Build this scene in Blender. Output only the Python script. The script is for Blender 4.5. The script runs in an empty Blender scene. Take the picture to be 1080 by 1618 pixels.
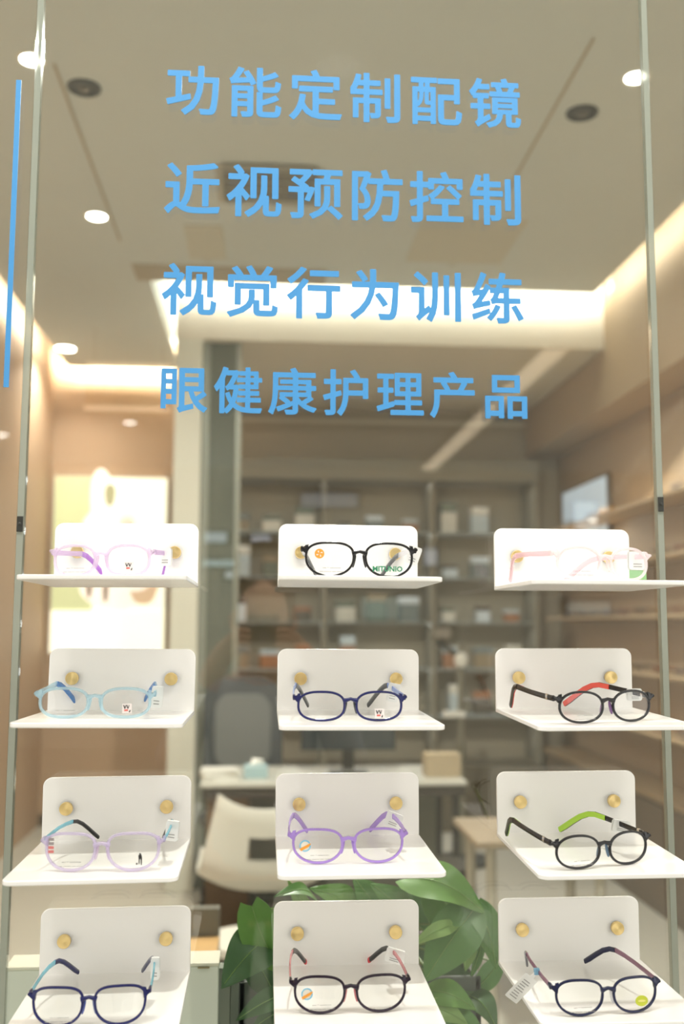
import bpy, bmesh, math, random
import numpy as np
from mathutils import Vector, Matrix
from mathutils.geometry import delaunay_2d_cdt
random.seed(7)
SC = bpy.context.scene
COL = SC.collection
R = math.radians
# ------------------------------------------------------------------ camera
CAM = Vector((-0.05342, -1.27486, 1.6))
YAW, PITCH, ROLL, FPX = 0.07777, 0.11227, 0.00306, 1573.06
cy, sy, cp, sp, cr, sr = math.cos(YAW), math.sin(YAW), math.cos(PITCH), math.sin(PITCH), math.cos(ROLL), math.sin(ROLL)
FWD = Vector((sy * cp, cy * cp, sp)); RT0 = Vector((cy, -sy, 0)); UP0 = RT0.cross(FWD)
RT = RT0 * cr + UP0 * sr; UP = -RT0 * sr + UP0 * cr
cd = bpy.data.cameras.new('camera_view'); cam = bpy.data.objects.new('camera_view', cd); COL.objects.link(cam)
cam.matrix_world = Matrix(((RT.x, UP.x, -FWD.x, CAM.x), (RT.y, UP.y, -FWD.y, CAM.y), (RT.z, UP.z, -FWD.z, CAM.z), (0, 0, 0, 1)))
cd.sensor_fit = 'VERTICAL'; cd.sensor_height = 36.0; cd.sensor_width = 24.0
cd.lens = FPX / 1618 * 36.0
cd.clip_start = 0.02; cd.clip_end = 60
cd.dof.use_dof = True; cd.dof.focus_distance = 1.2; cd.dof.aperture_fstop = 3.2
SC.camera = cam

def px(u, v, Y=None, z=None, X=None):
    """a point of the place seen along one direction, at a known depth, height or side distance"""
    D = FWD + RT * ((u - 540) / FPX) - UP * ((v - 809) / FPX)
    if Y is not None: k = (Y - CAM.y) / D.y
    elif z is not None: k = (z - CAM.z) / D.z
    else: k = (X - CAM.x) / D.x
    return CAM + D * k

# ------------------------------------------------------------------ world, exposure
SC.view_settings.view_transform = 'Standard'; SC.view_settings.look = 'None'
SC.view_settings.exposure = 0.17; SC.view_settings.gamma = 1.0
SC.view_settings.use_curve_mapping = False
SC.cycles.use_denoising = True
SC.cycles.transparent_max_bounces = 40; SC.cycles.max_bounces = 12
SC.cycles.diffuse_bounces = 5; SC.cycles.glossy_bounces = 5; SC.cycles.transmission_bounces = 8
SC.cycles.caustics_reflective = False; SC.cycles.caustics_refractive = False
SC.cycles.sample_clamp_indirect = 6
w = bpy.data.worlds.new('mall_fill'); SC.world = w; w.use_nodes = True  # even fill standing in for the light of the open mall
w.node_tree.nodes['Background'].inputs[0].default_value = (1.0, 0.98, 0.93, 1)
w.node_tree.nodes['Background'].inputs[1].default_value = 1.7

FLOOR, CEIL = 0.0, 3.7
XL, XR, XN = -1.82, 2.16, 2.44          # left wall, right header face, right niche back
YB = 7.03                               # back wall
YF = 4.97                               # face of the bulkhead
ZH = 3.406                              # underside of the bulkhead
XB = -0.63                              # left side of the bulkhead
YG = 0.02                               # outer face of the shop window
WARM = (1.0, 0.86, 0.66)
def area(name, loc, sx, sy_, power, color=WARM, rot=(0, 0, 0), shape='RECTANGLE', spread=180):
    l = bpy.data.lights.new(name, 'AREA'); l.shape = shape; l.size = sx; l.size_y = sy_
    l.energy = power; l.color = color; l.spread = R(spread)
    o = bpy.data.objects.new(name, l); COL.objects.link(o); o.location = loc; o.rotation_euler = rot
    return o
COVE = 1.0
# cove strips lying in the ceiling slots, shining up and towards the walls
area('cove_bulkhead_front', ((XB + XR) / 2, 4.78, 3.76), XR - XB, .05, 20 * COVE, (1, .98, .90), (R(115), 0, 0))
area('cove_bulkhead_side', (-0.745, 6.0, 3.76), 2.0, .05, 20 * COVE, (1, .98, .91), (0, R(-115), R(0))).rotation_euler = (R(115), 0, R(-90))
area('cove_back', ((XL + XB) / 2, 6.86, 3.75), 1.0, .05, 30 * COVE, (1, .92, .76), (R(100), 0, 0))
area('cove_left', (-1.66, 3.3, 3.75), 6.4, .05, 32 * COVE, (1, .98, .90), (R(100), 0, R(90)))
area('cove_right', (2.0, 2.4, 3.75), 4.7, .05, 18 * COVE, (1, .94, .80), (R(100), 0, R(-90)))
area('niche_strip', (2.24, 3.4, 3.0), 6.6, .05, 20, (1, .92, .78), (0, R(18), R(90)))
# window wash lamps in the mall ceiling, just outside the glass
for X_, p in ((-0.75, 12), (0.05, 12), (0.85, 12)):
    area('window_lamp', (X_, -.92, CEIL - .03), .30, .30, p, (1, .97, .92), (R(-12), 0, 0), 'DISK')
area('mall_glow', (0.2, -1.0, CEIL - .03), 3.6, .5, 30, (1, .95, .88), (R(8), 0, 0))  # broad soft fill added to light the shelves, no fixture of its own
# general fill added to brighten the shop, not one of its downlights
area('shop_fill', (0.2, 2.2, CEIL - .035), .16, .16, 110, (1, .98, .90), (0, 0, 0), 'DISK')

# ------------------------------------------------------------------ materials
def lin(c):
    return tuple(((x / 255) / 12.92 if x / 255 <= .04045 else ((x / 255 + .055) / 1.055) ** 2.4) for x in c)
MATS = {}
def mat(name, rgb, rough=.5, metal=0, spec=.5, coat=0, noise=0, nscale=20, trans=0, emit=0, bump=0, alpha=0, stretch=None):
    """rgb in sRGB 0-255; noise: procedural colour variation"""
    if name in MATS: return MATS[name]
    m = bpy.data.materials.new(name); m.use_nodes = True; nt = m.node_tree
    b = nt.nodes['Principled BSDF']; c = lin(rgb) + (1,)
    b.inputs['Base Color'].default_value = c; b.inputs['Roughness'].default_value = rough
    b.inputs['Metallic'].default_value = metal; b.inputs['Specular IOR Level'].default_value = spec
    b.inputs['Coat Weight'].default_value = coat
    if emit:
        b.inputs['Emission Color'].default_value = c; b.inputs['Emission Strength'].default_value = emit
    if noise or bump:
        tc = nt.nodes.new('ShaderNodeTexCoord'); n = nt.nodes.new('ShaderNodeTexNoise')
        n.inputs['Scale'].default_value = nscale; n.inputs['Detail'].default_value = 4
        if stretch:
            mp = nt.nodes.new('ShaderNodeMapping'); mp.inputs['Scale'].default_value = stretch
            nt.links.new(tc.outputs['Object'], mp.inputs[0]); nt.links.new(mp.outputs[0], n.inputs['Vector'])
        else: nt.links.new(tc.outputs['Object'], n.inputs['Vector'])
        if noise:
            mx = nt.nodes.new('ShaderNodeMix'); mx.data_type = 'RGBA'
            mx.inputs[6].default_value = tuple(min(1, x * (1 - noise)) for x in c[:3]) + (1,)
            mx.inputs[7].default_value = tuple(min(1, x * (1 + noise)) for x in c[:3]) + (1,)
            nt.links.new(n.outputs['Fac'], mx.inputs[0]); nt.links.new(mx.outputs[2], b.inputs['Base Color'])
            if emit: nt.links.new(mx.outputs[2], b.inputs['Emission Color'])
        if bump:
            bp = nt.nodes.new('ShaderNodeBump'); bp.inputs['Strength'].default_value = bump
            nt.links.new(n.outputs['Fac'], bp.inputs['Height']); nt.links.new(bp.outputs[0], b.inputs['Normal'])
    if alpha:
        t = nt.nodes.new('ShaderNodeBsdfTransparent'); t.inputs[0].default_value = tuple(.45 + .55 * x for x in c[:3]) + (1,)
        ms = nt.nodes.new('ShaderNodeMixShader'); ms.inputs[0].default_value = 1 - alpha
        nt.links.new(t.outputs[0], ms.inputs[1]); nt.links.new(b.outputs[0], ms.inputs[2])
        nt.links.new(ms.outputs[0], nt.nodes['Material Output'].inputs[0])
    if trans:
        t = nt.nodes.new('ShaderNodeBsdfTranslucent'); t.inputs[0].default_value = c
        ms = nt.nodes.new('ShaderNodeMixShader'); ms.inputs[0].default_value = trans
        nt.links.new(b.outputs[0], ms.inputs[1]); nt.links.new(t.outputs[0], ms.inputs[2])
        nt.links.new(ms.outputs[0], nt.nodes['Material Output'].inputs[0])
    MATS[name] = m; return m
def glass(name, tint, ior=1.8, rough=.0):
    """clear sheet: what is behind shows straight through, plus the mirror image each face gives"""
    if name in MATS: return MATS[name]
    m = bpy.data.materials.new(name); m.use_nodes = True; nt = m.node_tree; nt.nodes.clear()
    out = nt.nodes.new('ShaderNodeOutputMaterial'); ms = nt.nodes.new('ShaderNodeMixShader')
    t = nt.nodes.new('ShaderNodeBsdfTransparent'); t.inputs[0].default_value = tint + (1,)
    g = nt.nodes.new('ShaderNodeBsdfGlossy'); g.inputs['Roughness'].default_value = rough
    fr = nt.nodes.new('ShaderNodeFresnel'); ge = nt.nodes.new('ShaderNodeNewGeometry')
    mp = nt.nodes.new('ShaderNodeMapRange'); mp.inputs[3].default_value = ior; mp.inputs[4].default_value = 1 / ior
    nt.links.new(ge.outputs['Backfacing'], mp.inputs[0]); nt.links.new(mp.outputs[0], fr.inputs[0])
    nt.links.new(fr.outputs[0], ms.inputs[0]); nt.links.new(t.outputs[0], ms.inputs[1])
    nt.links.new(g.outputs[0], ms.inputs[2]); nt.links.new(ms.outputs[0], out.inputs[0])
    MATS[name] = m; return m
def brass():
    if 'brass' in MATS: return MATS['brass']
    m = mat('brass', (252, 224, 160), .30, 1.0)
    nt = m.node_tree; b = nt.nodes['Principled BSDF']
    tc = nt.nodes.new('ShaderNodeTexCoord'); gr = nt.nodes.new('ShaderNodeTangent'); gr.direction_type = 'RADIAL'; gr.axis = 'Y'
    b.inputs['Anisotropic'].default_value = .75
    nt.links.new(gr.outputs[0], b.inputs['Tangent'])
    n = nt.nodes.new('ShaderNodeTexNoise'); n.inputs['Scale'].default_value = 300
    nt.links.new(tc.outputs['Object'], n.inputs['Vector'])
    mr = nt.nodes.new('ShaderNodeMapRange'); mr.inputs[3].default_value = .22; mr.inputs[4].default_value = .42
    nt.links.new(n.outputs['Fac'], mr.inputs[0]); nt.links.new(mr.outputs[0], b.inputs['Roughness'])
    return m
M_ACR = mat('white_acrylic', (248, 246, 243), .22, spec=.5)
M_BRASS = brass()
M_PANE = glass('window_glass', (.965, .98, .965))
M_LENS = glass('lens', (.985, .985, .985), 1.45)
M_CEIL = mat('ceiling_paint', (210, 217, 216), .8, noise=.02, nscale=3)
M_ORANGE = mat('tan_wall_paint', (192, 162, 132), .6, noise=.03, nscale=2)
M_TAN = mat('brown_wall_paint', (172, 150, 122), .6, noise=.04, nscale=2)
M_PILLAR = mat('grey_white_paint', (214, 212, 198), .5)
M_BLUE = mat('blue_vinyl', (72, 150, 212), .5)
M_EDGE = mat('polished_glass_edge', (178, 184, 172), .12, spec=.8, alpha=.35)
M_DARK = mat('dark_metal', (70, 70, 66), .4, .6)
M_WHITE = mat('white_plastic', (232, 230, 222), .35)

# ------------------------------------------------------------------ mesh helpers
class MB:
    def __init__(s): s.v = []; s.f = []; s.mi = []; s.mats = []; s.cur = 0
    def use(s, m):
        if m not in s.mats: s.mats.append(m)
        s.cur = s.mats.index(m); return s
    def face(s, f): s.f.append(tuple(f)); s.mi.append(s.cur)
    def add(s, vs, fs):
        n = len(s.v); s.v += [tuple(v) for v in vs]
        for f in fs: s.face([i + n for i in f])
        return s
    def box(s, a, b):
        x0, y0, z0 = a; x1, y1, z1 = b
        return s.add([(x0, y0, z0), (x1, y0, z0), (x1, y1, z0), (x0, y1, z0), (x0, y0, z1), (x1, y0, z1), (x1, y1, z1), (x0, y1, z1)],
                     [(0, 3, 2, 1), (4, 5, 6, 7), (0, 1, 5, 4), (1, 2, 6, 5), (2, 3, 7, 6), (3, 0, 4, 7)])
    def lathe(s, prof, n=32, axis='Z', o=(0, 0, 0)):
        """prof: list of (radius, height)"""
        base = len(s.v); o = Vector(o)
        for r, h in prof:
            for k in range(n):
                a = 2 * math.pi * k / n; p = Vector((r * math.cos(a), r * math.sin(a), h))
                if axis == 'Y': p = Vector((p.x, p.z, p.y))
                if axis == 'X': p = Vector((p.z, p.x, p.y))
                s.v.append(tuple(p + o))
        for i in range(len(prof) - 1):
            for k in range(n):
                a = base + i * n + k; b = base + i * n + (k + 1) % n
                s.face((a, b, b + n, a + n))
        s.face([base + k for k in range(n)][::-1]); e = base + (len(prof) - 1) * n
        s.face([e + k for k in range(n)])
        return s
    def sweep(s, path, r1, r2, side=None, n=10, closed=False, caps=True, sq=1.0):
        """tube along a path; r1 in the side direction, r2 across; both may be lists"""
        P = [Vector(p) for p in path]; m = len(P); base = len(s.v)
        for i, p in enumerate(P):
            if closed: T = P[(i + 1) % m] - P[i - 1]
            else: T = P[min(i + 1, m - 1)] - P[max(i - 1, 0)]
            T.normalize()
            S = Vector(side[i] if isinstance(side, list) else (side or (0, 1, 0)))
            S = S - T * S.dot(T)
            if S.length < 1e-6: S = T.orthogonal()
            S.normalize(); U = T.cross(S)
            a1 = r1[i] if isinstance(r1, (list, tuple)) else r1; a2 = r2[i] if isinstance(r2, (list, tuple)) else r2
            for k in range(n):
                a = 2 * math.pi * k / n; c, q = math.cos(a), math.sin(a)
                c = math.copysign(abs(c) ** sq, c); q = math.copysign(abs(q) ** sq, q)
                s.v.append(tuple(p + S * (c * a1) + U * (q * a2)))
        for i in range(m if closed else m - 1):
            for k in range(n):
                a = base + i * n + k; b = base + i * n + (k + 1) % n
                j = ((i + 1) % m) * n + base
                s.face((a, b, j + (k + 1) % n, j + k))
        if not closed and caps:
            s.face([base + k for k in range(n)][::-1]); e = base + (m - 1) * n; s.face([e + k for k in range(n)])
        return s
    def prism(s, pts, y0, y1):
        """outline in x,z extruded along y"""
        n = len(pts)
        return s.add([(x, y0, z) for x, z in pts] + [(x, y1, z) for x, z in pts],
                     [tuple(range(n)), tuple(range(2 * n - 1, n - 1, -1))] + [((i + 1) % n, i, i + n, (i + 1) % n + n) for i in range(n)])
    def mesh(s, name, m=None, smooth=False):
        me = bpy.data.meshes.new(name); me.from_pydata(s.v, [], s.f); me.update()
        ml = s.mats or ([m] if m else [])
        for q in ml: me.materials.append(q)
        if s.mats: me.polygons.foreach_set('material_index', s.mi)
        bm = bmesh.new(); bm.from_mesh(me); bmesh.ops.recalc_face_normals(bm, faces=bm.faces); bm.to_mesh(me); bm.free()
        if smooth:
            me.polygons.foreach_set('use_smooth', [True] * len(me.polygons)); me.set_sharp_from_angle(angle=R(40))
        return me
    def build(s, name, m=None, parent=None, smooth=False, bevel=0, loc=None):
        o = bpy.data.objects.new(name, s.mesh(name, m, smooth)); COL.objects.link(o)
        if parent: o.parent = parent
        if loc: o.location = loc
        if bevel:
            b = o.modifiers.new('bevel', 'BEVEL'); b.width = bevel; b.segments = 3; b.limit_method = 'ANGLE'; b.angle_limit = R(40)
            o.data.polygons.foreach_set('use_smooth', [True] * len(o.data.polygons)); o.data.set_sharp_from_angle(angle=R(35))
        return o
def tag(o, label=None, cat=None, group=None, kind=None):
    for k, v in (('label', label), ('category', cat), ('group', group), ('kind', kind)):
        if v: o[k] = v
    return o
def thing(name, label, cat, loc=(0, 0, 0), rot=(0, 0, 0), group=None):
    o = bpy.data.objects.new(name, None); COL.objects.link(o); o.location = loc; o.rotation_euler = rot
    o.empty_display_size = .05
    return tag(o, label, cat, group)
def struct(name, mb, m=None, bevel=0, parent=None):
    o = mb.build(name, m, parent, bevel=bevel)
    if not parent: o['kind'] = 'structure'
    return o
def rrect(x0, z0, x1, z1, r, n=6, corners=(1, 1, 1, 1)):
    """rounded outline, corners bl br tr tl"""
    pts = []
    for (cx, cz, a0, on) in ((x0 + r, z0 + r, 180, corners[0]), (x1 - r, z0 + r, 270, corners[1]), (x1 - r, z1 - r, 0, corners[2]), (x0 + r, z1 - r, 90, corners[3])):
        if not on:
            pts.append((x0 if a0 in (180, 90) else x1, z0 if a0 in (180, 270) else z1)); continue
        for k in range(n + 1):
            a = R(a0 + 90 * k / n); pts.append((cx + r * math.cos(a), cz + r * math.sin(a)))
    return pts
_tc = bpy.data.curves.new('glyph', 'FONT'); _to = bpy.data.objects.new('glyph', _tc); COL.objects.link(_to)
def glyph(body, bold=0.0, depth=0.0):
    """outline of one piece of writing as (verts, faces) in x,y,z with size 1"""
    _tc.body = body; _tc.size = 1; _tc.offset = bold; _tc.extrude = depth; _tc.resolution_u = 4
    dg = bpy.context.evaluated_depsgraph_get()
    me = bpy.data.meshes.new_from_object(_to.evaluated_get(dg))
    vs = [v.co.copy() for v in me.vertices]; fs = [tuple(p.vertices) for p in me.polygons]
    bpy.data.meshes.remove(me); return vs, fs

# ------------------------------------------------------------------ the setting
M_FLOOR = mat('beige_floor_tile', (190, 186, 174), .35, noise=.05, nscale=1.5)
struct('floor', MB().box((-6, -12, -.1), (6, YB + .1, 0)), M_FLOOR)
c = MB()
c.box((-1.68, YG, CEIL), (2.02, 4.73, CEIL + .02)); c.box((-1.68, 4.73, CEIL), (-.77, 6.89, CEIL + .02))
c.box((-1.92, YG, 3.95), (2.55, YB + .1, 4.0))
struct('ceiling', c, M_CEIL)
c = MB(); c.box((-6, -12, CEIL), (6, YG - .0, CEIL + .25))
struct('ceiling_mall', c, M_CEIL)
struct('wall_left', MB().box((XL - .1, YG + .012, 0), (XL, YB + .1, 3.95)), M_ORANGE)
struct('wall_back', MB().box((XL, YB, 0), (2.55, YB + .1, 3.95)), M_ORANGE)
struct('wall_back_2', MB().box((XB + .02, YB - .03, 0), (XN, YB - .001, ZH)), mat('grey_tan_paint', (176, 166, 146), .6))
struct('wall_right', MB().box((XN, YG + .012, 0), (2.55, YB, 3.95)), M_TAN)
struct('trim_header', MB().box((XR, YG + .012, 3.02), (XN, YB, 3.95)), M_TAN)
M_BULK = mat('bulkhead_paint', (222, 214, 198), .7)
struct('wall_bulkhead', MB().box((XB, YF, ZH), (XR, YB, 3.95)), M_BULK)
struct('wall_pillar', MB().box((XB, YF, 0), (-.46, YF + .16, ZH)), M_PILLAR, bevel=.004)
struct('trim_lit_edge', MB().box((-.45, YB - .04, 3.29), (XR, YB, 3.325)), M_PILLAR)  # pale strip painted for the bright lit edge of the wall
struct('baseboard_back', MB().box((XL, YB - .02, 0), (XB, YB, .09)), mat('dark_skirting', (96, 84, 70), .5))
struct('wall_mall', MB().box((-6, -12.1, 0), (6, -12, 4)), mat('mall_wall', (206, 200, 188), .6, noise=.25, nscale=1.2))
# shop window: three panes and the polished joints between them
SX = (-0.36481, 0.47732)
for i, (a, b) in enumerate(((XL - .1, SX[0] - .005), (SX[0] + .005, SX[1] - .005), (SX[1] + .005, 2.55))):
    struct('window_%d' % (i + 1), MB().box((a, YG, 0.0), (b, YG + .010, CEIL)), M_PANE)
for i, x in enumerate(SX):
    m = MB().box((x - .0040, YG - .0005, 0.002), (x + .0040, YG + .0105, CEIL - .002))
    struct('trim_%d' % (i + 1), m, M_EDGE)
# small dark clips in the joints
for x, u, v, side in ((SX[0], 22, 828, 'left'), (SX[1], 1043, 797, 'right')):
    p = px(u, v, Y=YG)
    t = thing('glass_clip', 'tiny dark clip in the %s glass joint beside the top row of shelves' % side, 'glass clip', (x, YG - .001, p.z))
    MB().box((-.004, -.002, -.010), (.004, .0, .010)).build('plate', M_DARK, t, bevel=.0008)
    MB().lathe([(.002, 0), (.0022, -.001), (.001, -.0015)], 12, 'Y', (0, -.002, 0)).build('screw', M_DARK, t)

# ------------------------------------------------------------------ ceiling fittings
M_LAMP = mat('lamp_glow', (255, 250, 240), .5, emit=14)
M_OFF = mat('unlit_lamp', (98, 94, 84), .3, .3)
M_CAN = mat('dark_reflector', (64, 62, 58), .35, .7)
def downlight(x, y, lit, label, cat='ceiling light', r=.062, power=0, grp='round recessed ceiling lights', cone=.0):
    t = thing('downlight', label, cat, (x, y, CEIL), group=grp)
    MB().lathe([(r, 0), (r, -.004), (r * .98, -.007), (r * .80, -.007), (r * .78, -.002)], 40).build('trim_ring', M_WHITE if lit else M_CAN, t, True)
    MB().lathe([(r * .77, -.002), (r * .77, -.005), (r * .5, -.0055), (r * .48, -.0045)], 40).build('reflector', M_WHITE if lit else M_CAN, t, True)
    MB().lathe([(r * .74, -.0056), (r * .6, -.009), (r * .1, -.010)] if lit else [(r * .46, -.0056), (r * .4, -.008), (r * .1, -.009)], 32).build('lamp', M_LAMP if lit else M_OFF, t, True)
    if power:
        l = area('downlight_beam', (x, y, CEIL - .02), r * 1.2, r * 1.2, power, (1, .98, .91), (0, 0, 0), 'DISK', 130)
    return t
for u, v, lit, r, pw, lab in (
        (50, 93, 1, .055, 10, 'lit ceiling light at top left, split by the left glass joint'),
        (1004, 121, 1, .055, 10, 'lit ceiling light at top right, split by the right glass joint'),
        (153, 341, 1, .066, 12, 'lit ceiling light half way back on the left of the blue lettering'),
        (103, 550, 1, .10, 12, 'lit ceiling light nearest the tan back wall'),
        (133, 138, 0, .066, 0, 'unlit dark ceiling light left of the blue lettering'),
        (919, 178, 0, .066, 0, 'unlit dark ceiling light right of the blue lettering')):
    p = px(u, v, z=CEIL); downlight(p.x, p.y, lit, lab, r=r, power=pw)
# lamps in the mall ceiling behind the viewer, seen mirrored in the glass
for u, v, lab in ((205, 667, 'ceiling light of the mall mirrored on the tan wall above the lightbox'), (3, 686, 'ceiling light of the mall mirrored at the left edge')):
    p = px(u, v, z=CEIL); downlight(p.x, 2 * YG - p.y, 1, lab, r=.085, grp='mall ceiling lights')
def ceil_rect(u0, v0, u1, v1):
    a = px(u0, v1, z=CEIL); b = px(u1, v0, z=CEIL); return a.x, a.y, b.x, b.y
# ventilation grille
a, b = px(345, 312, z=CEIL), px(505, 270, z=CEIL)
x0, x1, y0, y1 = a.x, b.x + .02, a.y, b.y
t = thing('air_vent', 'grey slotted air vent in the ceiling behind the second line of lettering', 'air vent', ((x0 + x1) / 2, (y0 + y1) / 2, CEIL))
hx, hy = (x1 - x0) / 2, (y1 - y0) / 2
M_VENT = mat('vent_grey', (186, 180, 164), .5, .2)
f = MB()
for q in (((-hx, -hy), (hx, -hy + .03)), ((-hx, hy - .03), (hx, hy)), ((-hx, -hy), (-hx + .03, hy)), ((hx - .03, -hy), (hx, hy))):
    f.box((q[0][0], q[0][1], -.012), (q[1][0], q[1][1], 0))
f.build('frame', M_VENT, t)
MB().box((-hx + .03, -hy + .03, -.002), (hx - .03, hy - .03, 0)).build('backing', mat('vent_dark', (140, 134, 120), .6), t)
for k in range(6):
    y = -hy + .05 + (2 * hy - .1) * k / 5
    MB().add([(-hx + .03, y - .012, -.010), (hx - .03, y - .012, -.010), (hx - .03, y + .012, -.003), (-hx + .03, y + .012, -.003),
              (-hx + .03, y - .012, -.012), (hx - .03, y - .012, -.012), (hx - .03, y + .012, -.005), (-hx + .03, y + .012, -.005)],
             [(0, 1, 2, 3), (4, 7, 6, 5), (0, 4, 5, 1), (1, 5, 6, 2), (2, 6, 7, 3), (3, 7, 4, 0)]).build('slat', M_VENT, t)
# access panels
for u0, v0, u1, v1, lab in ((640, 348, 835, 412, 'large square access panel in the ceiling behind the second and third lines'),
                            (300, 357, 352, 408, 'small access panel in the ceiling below the second line of lettering')):
    x0, y0, x1, y1 = ceil_rect(u0, v0, u1, v1)
    t = thing('access_panel', lab, 'ceiling panel', ((x0 + x1) / 2, (y0 + y1) / 2, CEIL), group='ceiling access panels')
    hx, hy = (x1 - x0) / 2, (y1 - y0) / 2
    MB().box((-hx, -hy, -.006), (hx, hy, 0)).build('panel', mat('panel_grey', (206, 204, 190), .6), t, bevel=.002)
    MB().box((-.02, -hy + .02, -.008), (.02, -hy + .035, -.005)).build('latch', M_VENT, t)
# shallow reveal joints in the ceiling, and a darker patch
M_JOINT_PATCH = mat('ceiling_joint_patch', (178, 168, 148), .8)
for i, (p0, p1) in enumerate((((75, 100), (197, 380)), ((940, 60), (800, 300)))):
    a, b = px(*p0, z=CEIL), px(*p1, z=CEIL); x = (a.x + b.x) / 2
    struct('trim_joint_%d' % (i + 1), MB().box((x - .006, a.y, CEIL - .004), (x + .006, b.y, CEIL)), M_JOINT_PATCH)
struct('trim_joint_3', MB().box((-.85, 4.45, CEIL - .006), (.3, 4.72, CEIL)), M_JOINT_PATCH)  # broad darker patch of the ceiling

# ------------------------------------------------------------------ lightbox on the tan wall
a, b = px(78, 1032, Y=YB - .06), px(264, 756, Y=YB - .06)
t = thing('lightbox_poster', 'glowing lightbox poster of a pale animal on the tan back wall', 'lightbox', ((a.x + b.x) / 2, YB, (a.z + b.z) / 2))
hx, hz = (b.x - a.x) / 2, (b.z - a.z) / 2
MB().box((-hx - .012, -.055, -hz - .012), (hx + .012, 0, hz + .012)).build('frame', mat('white_frame', (226, 222, 206), .4), t, bevel=.004)
def glow(name, rgb, e, n=.06): return mat(name, rgb, .5, emit=e, noise=n, nscale=6)
G = MB(); Y_ = -.058
def blob(cx, cz, rx, rz, m, dy, n=28, wob=.08, ph=0):
    pts = [(cx + rx * math.cos(2 * math.pi * k / n) * (1 + wob * math.sin(3 * 2 * math.pi * k / n + ph)), cz + rz * math.sin(2 * math.pi * k / n) * (1 + wob * math.cos(2 * 2 * math.pi * k / n + ph))) for k in range(n)]
    G.use(m).prism([(x * hx, z * hz) for x, z in pts], Y_ - dy, Y_ - dy + .0006)
G.use(glow('print_cream', (255, 250, 230), .95)).box((-hx, Y_, -hz), (hx, -.056, hz))
G.use(glow('print_green', (212, 216, 166), .55)).box((-hx, Y_ - .001, -hz * .52), (-hx * .28, Y_, hz))
blob(.02, .30, .52, .42, glow('print_fur', (255, 240, 228), .85), .002)
blob(-.16, .72, .22, .40, MATS['print_fur'], .003, ph=1)
blob(.10, -.16, .66, .36, MATS['print_fur'], .003, ph=2)
blob(.62, -.12, .30, .36, glow('print_tan', (228, 196, 160), .5), .0035)
blob(.42, -.02, .44, .30, MATS['print_fur'], .0045, ph=.6)
blob(-.02, .80, .10, .14, glow('print_olive', (176, 172, 132), .45), .0045)
blob(.36, .40, .07, .06, glow('print_brown', (150, 122, 100), .35), .005, ph=.4)
blob(.30, .46, .13, .10, glow('print_blush', (246, 214, 198), .7), .004)
blob(-.34, -.20, .06, .20, MATS['print_brown'], .005)
blob(.26, -.10, .07, .09, MATS['print_brown'], .0055, ph=1)
blob(-.05, -.32, .05, .12, MATS['print_brown'], .0055)
G.use(glow('print_white', (255, 246, 226), 1.05)).box((-hx, Y_ - .0065, -hz), (hx, Y_ - .006, -hz * .52))
G.build('picture', None, t)

# ------------------------------------------------------------------ back room: display cabinet on the rear wall
M_CAB = mat('cabinet_grey', (146, 142, 128), .5, noise=.05, nscale=3)
M_CABIN = mat('cabinet_inside', (136, 130, 114), .6, noise=.12, nscale=2)
M_SHELF = mat('pale_glass_shelf', (206, 216, 216), .2, alpha=.3)
t = thing('display_cabinet', 'tall grey wall cabinet with glass shelves at the rear of the shop', 'display cabinet', (0.86, YB, 0))
hw = 1.28
MB().box((-hw, -.02, .5), (hw, 0, 2.82)).build('back_panel', M_CABIN, t)
for s in (-1, -.34, .34, 1):
    MB().box((s * hw - .02, -.40, .5), (s * hw + .02, -.02, 2.82)).build('upright', M_CAB, t)
MB().box((-hw - .02, -.42, 2.76), (hw + .02, 0, 2.92)).build('top', M_CAB, t)
MB().box((-hw - .02, -.44, 0), (hw + .02, 0, .5)).build('base', mat('cabinet_base', (104, 96, 80), .5), t)
CZ = (.88, 1.25, 1.62, 1.98, 2.34)
for z in CZ: MB().box((-hw + .02, -.38, z - .012), (hw - .02, -.02, z)).build('shelf', M_SHELF, t)
for z in CZ + (2.74,): area('cabinet_strip', (0.86, YB - .36, z - .02), 2.4, .03, 2.2, (.92, .97, 1), (R(-20), 0, 0))
# cases and cartons standing on its shelves
PAL = [(196, 206, 208), (150, 132, 104), (92, 84, 72), (220, 214, 200), (120, 130, 128), (168, 118, 84), (104, 112, 96), (214, 222, 226)]
PN = ['pale blue', 'tan', 'dark brown', 'cream', 'grey green', 'reddish brown', 'olive', 'icy white']
for zi, z in enumerate(CZ):
    for k in range(9):
        if random.random() < .14: continue
        ci = random.randrange(8); x = .86 + (k // 3 - 1) * .857 + (k % 3 - 1) * .25 + random.uniform(-.03, .03)
        wd, hh = random.uniform(.05, .085), random.uniform(.08, .26)
        t2 = thing('spectacle_case', 'blurred box standing on the rear cabinet shelves', 'box', (x, YB - .2, z), group='boxes on the rear cabinet')
        MB().box((-wd, -.05, 0), (wd, .05, hh * .7)).build('body', mat('case_' + PN[ci].replace(' ', '_'), PAL[ci], .4), t2, bevel=.008)
        MB().box((-wd * 1.02, -.052, hh * .7), (wd * 1.02, .052, hh)).build('lid', mat('case_' + PN[(ci + 3) % 8].replace(' ', '_'), PAL[(ci + 3) % 8], .4), t2, bevel=.008)
# framed glass partition beside the pillar
t = thing('glass_partition', 'tall grey-green framed glass panel beside the pale pillar', 'glass panel', (-.33, YF + .08, 0))
MB().box((-.125, -.02, 0), (-.085, .02, ZH)).build('frame', mat('grey_green_frame', (150, 152, 140), .35, .2), t)
MB().box((.085, -.02, 0), (.115, .02, ZH)).build('frame', MATS['grey_green_frame'], t)
MB().box((-.085, -.006, 0), (.085, .006, ZH)).build('panel', mat('smoked_pane', (128, 134, 122), .15, alpha=.5), t)

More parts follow.
